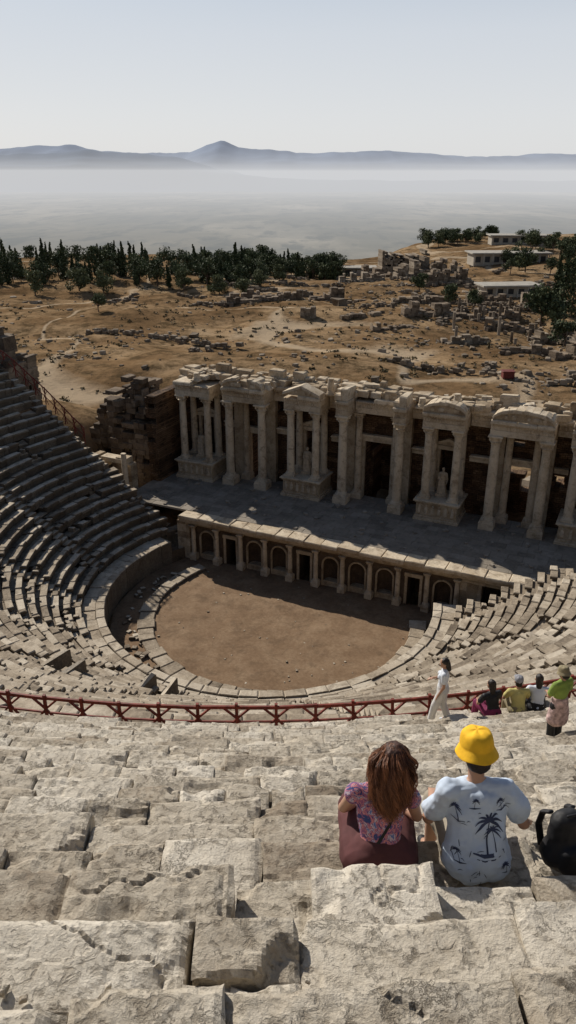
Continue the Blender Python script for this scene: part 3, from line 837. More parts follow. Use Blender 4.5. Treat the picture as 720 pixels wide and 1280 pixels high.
def leafcloud(mb,c,rad,n,size,tone0=.5,var=.5):
    D_=np.random.normal(size=(n,3)); D_/=np.linalg.norm(D_,axis=1)[:,None]; rr=np.random.random(n)**.4
    Pp=np.array(tuple(c))+D_*np.array(rad)*rr[:,None]
    A=np.random.normal(size=(n,3)); A/=np.linalg.norm(A,axis=1)[:,None]
    B=np.cross(A,np.random.normal(size=(n,3))); B/=np.linalg.norm(B,axis=1)[:,None]+1e-6
    S=size*np.random.uniform(.6,1.4,n)[:,None]
    Q=np.stack([Pp-A*S,Pp+B*S*.6,Pp+A*S,Pp-B*S*.6],1).reshape(-1,3)
    b0=len(mb.v); mb.v.extend(map(tuple,Q.tolist())); mb.f.extend([(b0+4*i,b0+4*i+1,b0+4*i+2,b0+4*i+3) for i in range(n)])
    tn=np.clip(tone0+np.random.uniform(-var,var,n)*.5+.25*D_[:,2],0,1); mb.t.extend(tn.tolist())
def foliage(name,dark,light):
    m,nt,b=newmat(name); at=N(nt,"ShaderNodeAttribute",attribute_name="tone")
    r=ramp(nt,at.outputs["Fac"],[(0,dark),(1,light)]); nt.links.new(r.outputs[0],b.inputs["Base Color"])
    b.inputs["Roughness"].default_value=.8; b.inputs["Specular IOR Level"].default_value=.2
    return m
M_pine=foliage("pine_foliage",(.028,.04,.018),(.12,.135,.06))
M_olive=foliage("olive_foliage",(.05,.06,.028),(.17,.18,.085))
M_scrub=foliage("scrub",(.045,.036,.016),(.14,.11,.05))
M_bark=plain("bark",(.10,.07,.05),.9,.4,5,.5)
sc_=MB()
for i in range(2600):
    x=random.uniform(-90,120); y=random.uniform(76,250)
    if st(x,y)[1]<18: continue
    if float(vn(x/20,y/20,99))<.38: continue
    s=random.uniform(.15,.6); leafcloud(sc_,(x,y,g1(x,y)+s*.3),(s*1.2,s*1.2,s*.5),14,.18)
sc_.obj("dry_scrub",M_scrub)
def cone(mb,a,b,ra,rb_,n=7,tone=.5):
    a=Vector(a);b=Vector(b);d=(b-a).normalized(); u=d.orthogonal().normalized(); v=d.cross(u)
    vs=[a+(u*math.cos(2*math.pi*i/n)+v*math.sin(2*math.pi*i/n))*ra for i in range(n)]+[b+(u*math.cos(2*math.pi*i/n)+v*math.sin(2*math.pi*i/n))*rb_ for i in range(n)]
    mb.add(vs,[(i,(i+1)%n,n+(i+1)%n,n+i) for i in range(n)],tone)
def tree_geo(lf,br,x,y,z,h,kind,dens=1.0):
    if kind=='cypress':
        cone(br,(x,y,z-.3),(x,y,z+h*.8),.16,.04)
        K=12
        for i in range(K):
            f=i/(K-1); w=h*.15*math.sin(math.pi*min(1,.22+f*.8))**.7*(1.05-f*.6)
            leafcloud(lf,(x+random.gauss(0,.12),y+random.gauss(0,.12),z+h*(.08+f*.86)),(w,w,h*.08),int(70*dens),.3,.3,.4)
    else:
        th=h*(.2 if kind=='pine' else .12)
        top=Vector((x+random.gauss(0,.2),y,z+th+h*.15)); cone(br,(x,y,z-.3),top,h*.03,h*.018)
        K=random.randint(9,13); wd=random.uniform(.34,.46)
        for i in range(K):
            a=random.uniform(0,6.28); rr=h*random.uniform(.05,wd)
            zz=z+th+h*random.uniform(.08,.62)
            rr*=1.15-.75*(zz-z-th)/(h*.7)
            c=Vector((x+rr*math.cos(a),y+rr*math.sin(a),zz))
            cone(br,top-Vector((0,0,h*.1)),c,h*.012,h*.005,5)
            s=h*random.uniform(.14,.22); leafcloud(lf,c,(s*1.25,s*1.25,s*.85),int(110*dens),h*.04,random.uniform(.2,.65))
def one_tree(name,x,y,h,kind,mat,dens=1.3):
    e=empty(name,(0,0,0)); lf=MB();br=MB(); tree_geo(lf,br,x,y,g1(x,y),h,kind,dens)
    lf.obj("crown",mat,e); br.obj("trunk",M_bark,e)
for u,Yd,h in ((12,205,9),(57,215,10.5),(82,212,10),(295,215,9.5),(303,218,8.5),(155,220,9),(372,226,7)): one_tree("cypress_tree",ux(u,Yd),Yd,h,'cypress',M_pine)
for u,Yd,h in ((125,152,4.2),(45,185,6.5),(100,192,6.5),(130,190,6),(230,195,6),(275,190,5.5),(306,186,5),(350,205,5.5),(325,200,5)): one_tree("olive_tree",ux(u,Yd),Yd,h,'olive',M_olive)
for u,Yd,h in ((712,150,14),(700,152,12),(692,158,10)): one_tree("cypress_tree",ux(u,Yd),Yd,h,'cypress',M_pine)
for u,Yd,h in ((675,145,8),(560,165,5),(590,160,4.5),(705,130,6),(525,190,5),(655,215,7)): one_tree("pine_tree",ux(u,Yd),Yd,h,'pine',M_pine)
lf=MB();br=MB()
for i in range(215):
    u=random.uniform(-60,420) if i<175 else random.uniform(300,432); Yd=random.uniform(200,262)
    if 330<u and Yd<225: Yd+=25
    x=ux(u,Yd); tree_geo(lf,br,x,Yd,g1(x,Yd),random.uniform(4.6,7.8)*(1.0 if u<330 else .78),random.choice(['pine','olive','pine','olive','cypress','cypress']),.7)
for i in range(70):
    u=random.choice([random.uniform(525,620),random.uniform(630,760)]); Yd=random.uniform(318,350) if u<625 else random.uniform(190,300)
    x=ux(u,Yd); tree_geo(lf,br,x,Yd,g1(x,Yd),random.uniform(4.5,7) if u<625 else random.uniform(4,7),random.choice(['pine','olive']),.8)
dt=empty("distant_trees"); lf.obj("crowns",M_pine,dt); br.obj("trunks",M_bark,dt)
def ruin(name,u,Yd,w,h,dep,ang,rag=.5,mat=M_rough):
    x=ux(u,Yd); e=empty(name,(x,Yd,g1(x,Yd)-.5),ang); mb=MB()
    K=max(3,int(w/1.4))
    for i in range(K):
        a=-w/2+w*i/K; hh=.5+h*random.uniform(.3,1.1)*(1 if random.random()<.8 else .3)
        masonry(mb,a,a+w/K,-dep/2+random.uniform(-.2,.2),dep/2,0,hh,.9,.5,.1,rag)
    for i in range(int(w*1.5)): rbox(mb,Vector((random.uniform(-w/2,w/2),random.gauss(0,dep),.6)),random.uniform(.4,1),random.uniform(.4,.8),.6,random.uniform(0,3),.2,.06)
    mb.obj("masonry",mat,e)
for a in ((300,172,9,2.2,1.5,.2),(340,180,14,2.2,2,-.1),(400,182,11,2.6,2,.15),(435,176,8,1.8,1.5,-.3),(385,150,3,2.0,1.5,0),(452,210,12,2.6,2,.1),(500,230,15,8,6,.1),(470,222,8,4,3,.1),
          (540,225,13,5.5,4,.0),(560,200,12,3.5,2,.1),(530,150,9,2.4,2,.2),(600,150,14,2.0,2,-.2),(640,140,10,1.9,1.6,-.3),(700,135,12,2.2,2,.2),(580,128,8,1.5,1,.1),(655,120,8,1.3,1.2,-.2),(720,118,9,2.0,2,.3),(450,150,8,1.3,1.4,.3),(530,170,14,2.4,2,.0),
          (320,176,10,2.4,1.5,.1),(365,188,10,2.0,1.5,0),(520,215,12,5,4,.2),(610,170,10,2.4,1.5,.1),(680,165,10,2.6,2,-.1),(490,140,8,1.4,1.2,.2)):
    ruin("ruined_wall",*a,mat=random.choice([M_rough,M_rough,M_rub]))
fc=MB()
for i in range(34):
    u=random.uniform(560,705); Yd=random.uniform(128,160); x=ux(u,Yd)
    h=random.uniform(.8,3.2); lathe(fc,[(.28,g1(x,Yd)-.2),(.26,g1(x,Yd)+h)],x,Yd,10,random.random())
fc.obj("column_stubs",M_rub)
M_plaster=plain("pale_plaster",(.34,.30,.24),.9,.15,.6,.1); M_dk=plain("dark_glass",(.03,.035,.04),.3,.2,2,0); M_roof=plain("flat_roof",(.34,.31,.26),.9,.2,1,0)
def building(name,u,Yd,w,dep,h,ang,nwin):
    x=ux(u,Yd); e=empty(name,(x,Yd,g1(x,Yd)-.3),ang); wl=MB();wn=MB();rf=MB()
    ws=w/nwin
    for i in range(nwin):
        a=-w/2+ws*i; q=ws*.22
        box(wl,a,a+q,-dep/2,-dep/2+.3,0,h,.01); box(wl,a+ws-q,a+ws,-dep/2,-dep/2+.3,0,h,.01)
        box(wl,a+q,a+ws-q,-dep/2,-dep/2+.3,0,h*.3,.01); box(wl,a+q,a+ws-q,-dep/2,-dep/2+.3,h*.78,h,.01)
        box(wn,a+q,a+ws-q,-dep/2+.18,-dep/2+.25,h*.3,h*.78,.01)
        box(wn,a+ws/2-.04,a+ws/2+.04,-dep/2+.1,-dep/2+.179,h*.3,h*.78,.005)
    box(wl,-w/2,-w/2+.3,-dep/2+.31,dep/2,0,h,.01); box(wl,w/2-.3,w/2,-dep/2+.31,dep/2,0,h,.01); box(wl,-w/2+.31,w/2-.31,dep/2-.3,dep/2,0,h,.01)
    box(rf,-w/2-.8,w/2+.8,-dep/2-1.2,dep/2+.6,h+.003,h+.35,.03)
    for i in range(nwin+1): box(rf,-w/2-.1+i*w/nwin,-w/2+.1+i*w/nwin,-dep/2-1.0,-dep/2-.8,0,h,.01)
    wl.obj("walls",M_plaster,e); wn.obj("windows",M_dk,e); rf.obj("roof",M_roof,e)
building("museum_building",632,240,22,7,3.4,.05,8)
building("low_building",645,300,20,7,3.2,-.05,6)
building("visitor_pavilion",632,180,12,5,2.4,.1,5)
building("ticket_kiosk",448,252,10,5,2.2,.0,3)
rc=MB(); X0,Y0=28.5,99.0
box(rc,-1.0,1.0,-.8,.8,.15,1.3,.06); box(rc,-1.15,1.15,-.95,.95,1.303,1.45,.05); 
for sx_ in (-.8,.8):
    for sy_ in (-.6,.6): box(rc,sx_-.08,sx_+.08,sy_-.08,sy_+.08,-.3,.148,.01)
o=rc.obj("red_storage_box",plain("red_paint",(.13,.025,.018),.7,.3,3,0)); o.location=(X0,Y0,g1(X0,Y0)+.1); o.scale=(.72,.72,.72)
# ------------------------------------------------------------------ people
def capsule(mb,p0,r0,p1,r1,side=(1,0,0),w0=1.0,w1=None,n=16):
    p0=Vector(p0);p1=Vector(p1); w1=w0 if w1 is None else w1
    d=p1-p0; l=d.length
    if l<1e-5: d=Vector((0,0,1)); l=1e-5
    d.normalize(); s=Vector(side); s=(s-d*s.dot(d))
    if s.length<1e-3: s=d.orthogonal()
    s.normalize(); v=d.cross(s)
    rings=[]
    for i in range(1,5): a=math.pi/2*i/5; rings.append((-r0*math.cos(a),r0*math.sin(a),w0))
    rings.append((0,r0,w0)); rings.append((l,r1,w1))
    for i in range(4,0,-1): a=math.pi/2*i/5; rings.append((l+r1*math.cos(a),r1*math.sin(a),w1))
    vs=[];fs=[]
    for (x,r,w) in rings:
        for i in range(n):
            a=2*math.pi*i/n; vs.append(p0+d*x+s*(r*w*math.cos(a))+v*(r*math.sin(a)))
    m=len(rings)
    vs.append(p0-d*r0); vs.append(p1+d*r1)
    for k in range(m-1):
        for i in range(n): fs.append((k*n+i,k*n+(i+1)%n,(k+1)*n+(i+1)%n,(k+1)*n+i))
    for i in range(n):
        fs.append((m*n,(i+1)%n,i)); fs.append((m*n+1,(m-1)*n+i,(m-1)*n+(i+1)%n))
    mb.add(vs,fs)
def ell(mb,c,r,rot=None,n=16):
    vs=[];fs=[];m=10; c=Vector(c)
    for k in range(1,m):
        a=math.pi*k/m
        for i in range(n):
            b=2*math.pi*i/n; p=Vector((r[0]*math.sin(a)*math.cos(b),r[1]*math.sin(a)*math.sin(b),r[2]*math.cos(a)))
            if rot: p=rot@p
            vs.append(c+p)
    t=Vector((0,0,r[2]));
    if rot: t=rot@t
    vs.append(c+t); vs.append(c-t); T=len(vs)-2
    for k in range(m-2):
        for i in range(n): fs.append((k*n+i,(k+1)*n+i,(k+1)*n+(i+1)%n,k*n+(i+1)%n))
    for i in range(n): fs.append((T,i,(i+1)%n)); fs.append((T+1,(m-2)*n+(i+1)%n,(m-2)*n+i))
    mb.add(vs,fs)
def fuse(mb,name,mat,parent,voxel,smooth=4,wr=0.0,wsc=9):
    me=bpy.data.meshes.new(name+"_src"); me.from_pydata(mb.v,[],mb.f); me.update()
    o=bpy.data.objects.new(name,me); link(o)
    r=o.modifiers.new("r",'REMESH'); r.mode='VOXEL'; r.voxel_size=voxel; r.use_smooth_shade=True
    s=o.modifiers.new("s",'SMOOTH'); s.factor=.5; s.iterations=smooth
    if wr>0:
        tx=bpy.data.textures.new(name+"_wr",'CLOUDS'); tx.noise_scale=1.0/wsc; tx.noise_depth=2
        d=o.modifiers.new("d",'DISPLACE'); d.texture=tx; d.strength=wr; d.mid_level=.5
    dg=bpy.context.evaluated_depsgraph_get(); ev=o.evaluated_get(dg)
    m2=bpy.data.meshes.new_from_object(ev); o.modifiers.clear(); o.data=m2
    m2.materials.clear(); m2.materials.append(mat)
    m2.polygons.foreach_set("use_smooth",[True]*len(m2.polygons))
    o.parent=parent; return o
def lerp(a,b,t): return Vector(a)*(1-t)+Vector(b)*t
M_skin=plain("skin",(.42,.24,.16),.5,.08,20,.05,.35); M_skin2=plain("skin_tan",(.36,.20,.13),.5,.08,20,.05,.35)
M_eyew=plain("eye_white",(.7,.7,.68),.3,.02,5,0); M_dark=plain("near_black",(.012,.012,.014),.6,.3,8,.1); M_lip=plain("lips",(.35,.12,.10),.5,.1,8,0)
def hand(mb,wr,d,side,down,sc=1.0,thumb=1):
    d=Vector(d).normalized(); side=Vector(side); side=(side-d*side.dot(d)).normalized(); dn=Vector(down).normalized()
    wr=Vector(wr)
    capsule(mb,wr,.024*sc,wr+d*.03*sc,.020*sc,side,1.2,1.5)
    capsule(mb,wr+d*.03*sc,.015*sc,wr+d*.085*sc,.013*sc,side,2.2,2.9)
    for i,(o,l) in enumerate(((-.031,.058),(-.0105,.072),(.0105,.078),(.031,.066))):
        b=wr+d*.085*sc+side*o*sc*thumb; m_=b+(d*.8+dn*.35+side*o*2).normalized()*l*.5*sc; t=m_+(d*.35+dn*.9).normalized()*l*.5*sc
        capsule(mb,b,.0092*sc,m_,.0085*sc,n=10); capsule(mb,m_,.0085*sc,t,.0072*sc,n=10)
    b=wr+d*.03*sc+side*.028*sc*thumb; m_=b+(d*.6+side*.8*thumb).normalized()*.035*sc; t=m_+(d*.9+dn*.3).normalized()*.03*sc
    capsule(mb,b,.012*sc,m_,.0105*sc,n=10); capsule(mb,m_,.0105*sc,t,.0085*sc,n=10)
def head(skin,par,c,yaw=0,pitch=0,sc=1.0):
    rot=Matrix.Rotation(yaw,3,'Z')@Matrix.Rotation(pitch,3,'X'); c=Vector(c)
    P=lambda x,y,z:c+rot@Vector((x,y,z))*sc
    ell(skin,P(0,-.005,.02),(.076*sc,.095*sc,.098*sc),rot)
    ell(skin,P(0,.025,-.045),(.058*sc,.068*sc,.072*sc),rot)
    capsule(skin,P(0,.085,.01),.010*sc,P(0,.104,-.022),.014*sc,n=8)
    for s in (-1,1): ell(skin,P(s*.078,-.005,-.01),(.012*sc,.022*sc,.032*sc),rot); ell(skin,P(s*.03,.075,.024),(.022*sc,.012*sc,.008*sc),rot)
    e=MB(); ee=MB(); lp_=MB()
    for s in (-1,1):
        ell(e,P(s*.031,.083,.006),(.013*sc,.01*sc,.009*sc),rot,10); ell(ee,P(s*.031,.0915,.006),(.006*sc,.004*sc,.006*sc),rot,8)
    capsule(lp_,P(-.02,.087,-.052),.005*sc,P(.02,.087,-.052),.005*sc,n=8)
    for mb,nm,mt in ((e,"eyes",M_eyew),(ee,"pupils",M_dark),(lp_,"mouth",M_lip)): mb.obj(nm,mt,par,True)
    return rot,P
def limb(mb,a,b,r0,r1,ex=0,t1=1.0,t0=0.0): capsule(mb,lerp(a,b,t0),r0+ex,lerp(a,b,t1),r0+(r1-r0)*t1+ex)
SEAT=dict(pel=(0,0,.12),wai=(0,.05,.27),che=(0,.11,.42),shc=(0,.135,.50),neck=(0,.145,.55),head=(0,.19,.70),
  hipL=(-.09,.02,.10),hipR=(.09,.02,.10),kneL=(-.14,.42,.13),kneR=(.14,.42,.13),ankL=(-.13,.47,-.33),ankR=(.13,.47,-.33),
  toeL=(-.14,.62,-.41),toeR=(.14,.62,-.41),shL=(-.175,.125,.50),shR=(.175,.125,.50),
  elL=(-.25,.22,.27),elR=(.25,.22,.27),wrL=(-.13,.40,.21),wrR=(.13,.40,.21))
STAND=dict(pel=(0,0,.90),wai=(0,.01,1.05),che=(0,.0,1.24),shc=(0,-.005,1.36),neck=(0,0,1.42),head=(0,.02,1.55),
  hipL=(-.085,0,.88),hipR=(.085,0,.88),kneL=(-.09,.03,.48),kneR=(.09,.03,.48),ankL=(-.09,0,.09),ankR=(.09,0,.09),
  toeL=(-.10,.15,.03),toeR=(.10,.15,.03),shL=(-.165,0,1.35),shR=(.165,0,1.35),
  elL=(-.20,-.02,1.08),elR=(.20,-.02,1.08),wrL=(-.20,.08,.86),wrR=(.20,.08,.86))
def figure(name,loc_,yaw,J,top,bottom,skinm=M_skin,hair=None,sleeve=.6,leg=1.0,vox=.011,scale=1.0,headyaw=0,headpitch=0,
           shoe=None,female=False,topex=.014,botex=.018,hairlen=.1,skirt=False,wr=.015,loose=0.0):
    e=empty(name,loc_,yaw); e.scale=(scale,)*3
    sk=MB(); T=MB(); B=MB(); S=MB()
    fw=.9 if female else 1.0
    def torso(mb,ex,ls=0):
        capsule(mb,J['pel'],.115+ex+ls,J['wai'],.095*fw+ex+ls*.8,(1,0,0),1.35,1.3 if ls else 1.22)
        capsule(mb,J['wai'],.095*fw+ex+ls*.8,J['che'],.105*fw+ex+ls*.2,(1,0,0),1.3 if ls else 1.25,1.42)
        capsule(mb,J['che'],.105*fw+ex,J['shc'],.06+ex,(1,0,0),1.42,2.0)
        capsule(mb,J['shL'],.050*fw+ex,J['shR'],.050*fw+ex)
    torso(sk,0)
    capsule(sk,J['shc'],.055,J['neck'],.048); capsule(sk,J['neck'],.047,lerp(J['neck'],J['head'],.8),.047)
    rot,P=head(sk,e,J['head'],headyaw,headpitch)
    if female:
        for s in (-1,1): ell(T,Vector(J['che'])+Vector((s*.07,.085,-.0)),(.06,.055,.06))
    for s in 'LR':
        limb(sk,J['sh'+s],J['el'+s],.048*fw,.036*fw); limb(sk,J['el'+s],J['wr'+s],.038*fw,.024*fw)
        d=Vector(J['wr'+s])-Vector(J['el'+s]); sgn=1 if s=='L' else -1
        hand(sk,J['wr'+s],d,(1,0,0) if abs(d.normalized().x)<.8 else (0,1,0),(0,.1,-1),1.0,sgn)
        limb(sk,J['hip'+s],J['kne'+s],.082,.055); limb(sk,J['kne'+s],J['ank'+s],.055,.036)
        capsule(sk,J['ank'+s],.036,J['toe'+s],.026)
        if sleeve>0:
            limb(T,J['sh'+s],J['el'+s],.050*fw,.052*fw+loose*.4,topex+.002,min(sleeve,1))
        if not skirt:
            limb(B,J['hip'+s],J['kne'+s],.088,.062,botex,min(1,leg*2))
            if leg>.5: limb(B,J['kne'+s],J['ank'+s],.06,.05,botex,(leg-.5)*2)
        capsule(S,Vector(J['ank'+s])+Vector((0,-.02,-.035)),.042,Vector(J['toe'+s])+Vector((0,.0,.003)),.033)
    torso(T,topex,loose)
    capsule(B,Vector(J['pel'])+Vector((0,0,-.01)),.118+botex,lerp(J['pel'],J['wai'],.35),.105+botex,(1,0,0),1.35,1.25)
    if skirt:
        k=(Vector(J['kneL'])+Vector(J['kneR']))/2
        capsule(B,Vector(J['pel']),.125+botex,k,.085+botex,(1,0,0),1.5,2.1)
    fuse(sk,"body",skinm,e,vox,3)
    t=fuse(T,"top",top,e,vox,3,wr,8)
    fuse(B,"bottoms",bottom,e,vox*1.1,4,wr,6)
    fuse(S,"shoes",shoe or M_dark,e,vox,3)
    if hair:
        H=MB(); ell(H,P(0,-.022,.035),(.086,.096,.096),rot); ell(H,P(0,-.05,-.02),(.074,.066,.085),rot)
        if hairlen>0: capsule(H,P(0,-.06,-.02),.07,P(0,-.085,-.02-hairlen),.045,(1,0,0),1.1,1.35)
        fuse(H,"hair",hair,e,vox,3,.02,18)
    return e,rot,P,t
def bodypos(X,k,dr): 
    r=UR+UT*k+dr; y=CY-math.sqrt(r*r-(X-CX)**2); return (X,y,UZ+UH*k)
M_hair=plain("dark_hair",(.02,.014,.011),.5,.4,30,.5)
M_auburn=foliage("auburn_hair",(.045,.017,.010),(.34,.145,.07)); M_auburn.node_tree.nodes["Principled BSDF"].inputs["Roughness"].default_value=.42
M_auburn_base=plain("auburn_base",(.05,.02,.012),.6,.4,40,.5)
m,nt,b=newmat("floral_blouse"); L=nt.links.new; tc=N(nt,"ShaderNodeTexCoord")
nn=N(nt,"ShaderNodeTexNoise",Scale=13.0,Detail=3.0); nn.inputs["Distortion"].default_value=2.4; L(tc.outputs["Object"],nn.inputs["Vector"])
r=ramp(nt,nn.outputs["Fac"],[(.3,(.03,.05,.16)),(.40,(.28,.09,.18)),(.46,(.58,.22,.20)),(.51,(.14,.06,.17)),(.56,(.50,.38,.42)),(.62,(.10,.15,.34)),(.75,(.05,.06,.12))]); r.color_ramp.interpolation='CONSTANT'
L(r.outputs[0],b.inputs["Base Color"]); b.inputs["Roughness"].default_value=.85; M_blouse=m
M_maroon=plain("maroon_skirt",(.10,.035,.035),.85,.25,5,.3)
M_white=plain("white_cotton",(.60,.63,.68),.85,.07,6,.4); M_shirt=plain("pale_blue_cotton",(.50,.58,.69),.85,.08,6,.4); M_navy=plain("navy_print",(.045,.055,.10),.85,.3,9,0)
M_yel=plain("yellow_hat_cloth",(.80,.45,.02),.8,.12,14,.35); M_beige=plain("beige_shorts",(.30,.26,.20),.85,.15,8,.2)
M_green=plain("green_cotton",(.20,.28,.06),.85,.15,8,.2); M_khaki=plain("khaki",(.24,.20,.12),.85,.2,8,.2); M_yg=plain("yellow_cotton",(.48,.42,.16),.85,.1,8,.2)
M_mag=plain("magenta_cloth",(.18,.02,.07),.8,.2,8,.2)
# --- man with yellow bucket hat
J=dict(SEAT); J.update(elL=(-.25,.17,.25),wrL=(-.17,.38,.20),elR=(.29,.08,.26),wrR=(.38,.24,.10),head=(0,.20,.70),shL=(-.165,.12,.495),shR=(.165,.12,.495))
mx,my,mz=bodypos(1.08,16,.27)
man,rot,P,shirt=figure("seated_man",(mx,my,mz-.02),R(4),J,M_shirt,M_beige,M_skin,M_hair,.66,.5,.0065,.99,R(6),R(-14),hairlen=.0,topex=.012,wr=.05,loose=.028)
def hat(par,P,rot,mat,prof,name="bucket_hat",n=28):
    mb=MB(); vs=[];fs=[]
    for (r_,z_) in prof:
        for i in range(n):
            a=2*math.pi*i/n; w=1+.03*math.sin(3*a+1); vs.append(P(r_*w*.94*math.cos(a),-.012+r_*1.08*math.sin(a),z_+.004*math.sin(5*a)))
    for k in range(len(prof)-1):
        for i in range(n): fs.append((k*n+i,k*n+(i+1)%n,(k+1)*n+(i+1)%n,(k+1)*n+i))
    fs.append(tuple((len(prof)-1)*n+i for i in range(n)))
    mb.add(vs,fs); o=mb.obj(name,mat,par,True)
    s=o.modifiers.new("s",'SOLIDIFY'); s.thickness=.004; ss=o.modifiers.new("ss",'SUBSURF'); ss.levels=1; ss.render_levels=1
BH=[(.130,-.006),(.127,.0),(.115,.022),(.104,.042),(.100,.05),(.102,.056),(.098,.09),(.091,.118),(.078,.133),(.05,.141),(.0,.142)]
hat(man,P,rot,M_yel,BH)
def make_bvh(o): return BVHTree.FromPolygons([v.co[:] for v in o.data.vertices],[tuple(p.vertices) for p in o.data.polygons])
bvh=make_bvh(shirt)
def proj(x,z): 
    h=bvh.ray_cast(Vector((x,-1,z)),Vector((0,1,0)))
    return (h[0]+h[1]*.0025) if h[0] is not None else None
pm=MB()
def strip(pts,ws):
    L_=[]
    for i in range(len(pts)):
        a=Vector(pts[max(0,i-1)]);b_=Vector(pts[min(len(pts)-1,i+1)]); d=(b_-a).normalized(); nrm=Vector((-d.y,d.x))
        p=Vector(pts[i]); A=proj(*(p+nrm*ws[i])); B_=proj(*(p-nrm*ws[i]))
        if A is None or B_ is None: return
        L_.append((A,B_))
    for i in range(len(L_)-1):
        pm.add([L_[i][0],L_[i][1],L_[i+1][1],L_[i+1][0]],[(0,1,2,3)])
def palm(x,z,s,lean=.2):
    tr_=[(x+lean*s*(t**2),z+s*t) for t in np.linspace(0,1,8)]
    strip(tr_,[.016*s+.02*s*(1-t) for t in np.linspace(0,1,8)])
    tx_,tz_=tr_[-1]
    for a in (-15,15,45,75,105,135,165,195):
        l=s*.52; ca,sa=math.cos(R(a)),math.sin(R(a))
        pts=[(tx_+ca*l*t,tz_+sa*l*t-.55*l*t*t) for t in np.linspace(0,1,7)]
        strip(pts,[.036*s*math.sin(math.pi*min(1,.12+t*.9))+.001 for t in np.linspace(0,1,7)])
palm(.02,.235,.16,.12); palm(.07,.245,.10,-.15)
strip([(-.06,.24),(0,.23),(.05,.232),(.12,.242)],[.003,.008,.008,.002])
strip([(-.04,.215),(0,.208),(.06,.21),(.10,.216)],[.002,.004,.004,.002])
for (x,z,s) in ((-.13,.39,.06),(.12,.43,.05),(-.13,.18,.05),(-.04,.46,.04),(.14,.11,.05)):
    palm(x,z,s,random.uniform(-.3,.3)); strip([(x-.03,z),(x,z-.004),(x+.035,z)],[.001,.004,.001])
for i in range(34):
    x,z=random.uniform(-.18,.18),random.uniform(.04,.5); a=random.uniform(0,3.1); l=random.uniform(.008,.022)
    strip([(x-l*math.cos(a),z-l*math.sin(a)),(x,z+.004),(x+l*math.cos(a),z+l*math.sin(a))],[.001,.002,.001])
pm.obj("shirt_print",M_navy,man,True)
# --- woman with long wavy hair
J=dict(SEAT); J.update(head=(.07,.20,.67),neck=(.03,.145,.535),shL=(-.15,.13,.49),shR=(.17,.12,.49),shc=(.01,.135,.49),elL=(-.21,.24,.27),wrL=(-.10,.38,.18),elR=(.23,.2,.26),wrR=(.12,.38,.18))
wx,wy,wz=bodypos(.52,16,.27)
wo,rot,P,top=figure("seated_woman",(wx,wy,wz-.02),R(-3),J,M_blouse,M_maroon,M_skin,M_auburn_base,.12,.5,.0065,.97,R(-10),R(-14),female=True,skirt=True,topex=.010,wr=.025,botex=.03,hairlen=.05)
hr=MB()
for i in range(1700):
    a=random.gauss(0,1.15)
    if abs(a)>2.5: continue
    el=random.uniform(-.1,1.45)
    r0=.088+random.uniform(0,.010)
    p=Vector((math.sin(a)*math.cos(el)*r0,-math.cos(a)*math.cos(el)*r0-.02,.03+math.sin(el)*r0))
    lock=math.floor(a*4)/4
    pts=[]; L_=random.uniform(.16,.29)-.04*abs(a); ph=lock*9+random.uniform(-.5,.5); am=random.uniform(.010,.022); fr=34+6*math.sin(lock*7)
    out=Vector((p.x,p.y+.02,0)); out=out.normalized() if out.length>.01 else Vector((random.uniform(-1,1),-1,0)).normalized()
    K=15; rad=Vector((p.x,p.y+.02,0)).length; fl_=random.uniform(.0,.03); tone=min(1,max(0,random.gauss(.4,.2)+.25*math.sin(lock*11)))
    sidex=random.uniform(-.02,.02)+(lock+.12-a)*.05
    for j in range(K):
        t=j/(K-1); s_=t*(L_+max(0,p.z)+.02)
        rr=rad+(.090+fl_-rad)*sm(s_,0,.10)+.010*math.sin(math.pi*t)-.04*max(0,t-.6)
        q=Vector((0,-.02,0))+out*float(rr); q.z=p.z-s_+.012*math.sin(min(1,s_/.05)*math.pi)*(el>.7)
        wv=min(1,s_/.08)
        q+=Vector((math.cos(ph+s_*fr)*am*wv+sidex*t,math.sin(ph+s_*fr)*am*wv-.045*t,0))
        pts.append(P(*q))
    w0=random.uniform(.0016,.0032)
    for j in range(K-1):
        cone(hr,pts[j],pts[j+1],w0*(1-.7*j/(K-1)),w0*(1-.7*(j+1)/(K-1)),4,min(1,tone+.25*(j/K)))
hr.obj("hair_locks",M_auburn,wo,True)
bvh=make_bvh(top)
pm=MB(); strip([(.10-.20*t,.48-.34*t) for t in np.linspace(0,1,12)],[.009]*12)
pm.obj("bag_strap",M_dark,wo,True)
# --- group by the fence
def seated(name,X,k,yaw,top,bot,hair,**kw):
    p=bodypos(X,k,.27); return figure(name,p,yaw,dict(SEAT),top,bot,M_skin2,hair,**kw)
M_patt=plain("patterned_wrap",(.45,.32,.30),.85,.5,14,.2)
e,rot,P,_=seated("seated_person",4.25,1,R(20),M_dark,M_mag,M_hair,hairlen=.12,female=True)
e,rot,P,_=seated("seated_person",4.78,1,R(0),M_yg,M_khaki,M_hair,hairlen=0)
CAP=[(.098,.03),(.098,.05),(.094,.09),(.08,.125),(.05,.142),(0,.147)]
def cap(e,P,rot,mat):
    hat(e,P,rot,mat,CAP,"cap"); mb=MB(); ell(mb,P(0,.11,.045),(.065,.075,.008),rot); mb.obj("cap_brim",mat,e,True)
cap(e,P,rot,plain("grey_cap",(.25,.25,.27),.8))
e,rot,P,_=seated("seated_person",5.2,1,R(-10),M_white,M_dark,M_hair,hairlen=.12,female=True,sleeve=.5)
J=dict(STAND); J.update(kneL=(-.09,.14,.50),ankL=(-.09,.20,.10),toeL=(-.10,.35,.03),kneR=(.09,-.02,.48),ankR=(.09,-.16,.10),toeR=(.10,-.01,.03),elR=(.20,.02,1.08),wrR=(.14,.22,1.05))
p=bodypos(3.25,0,.35)
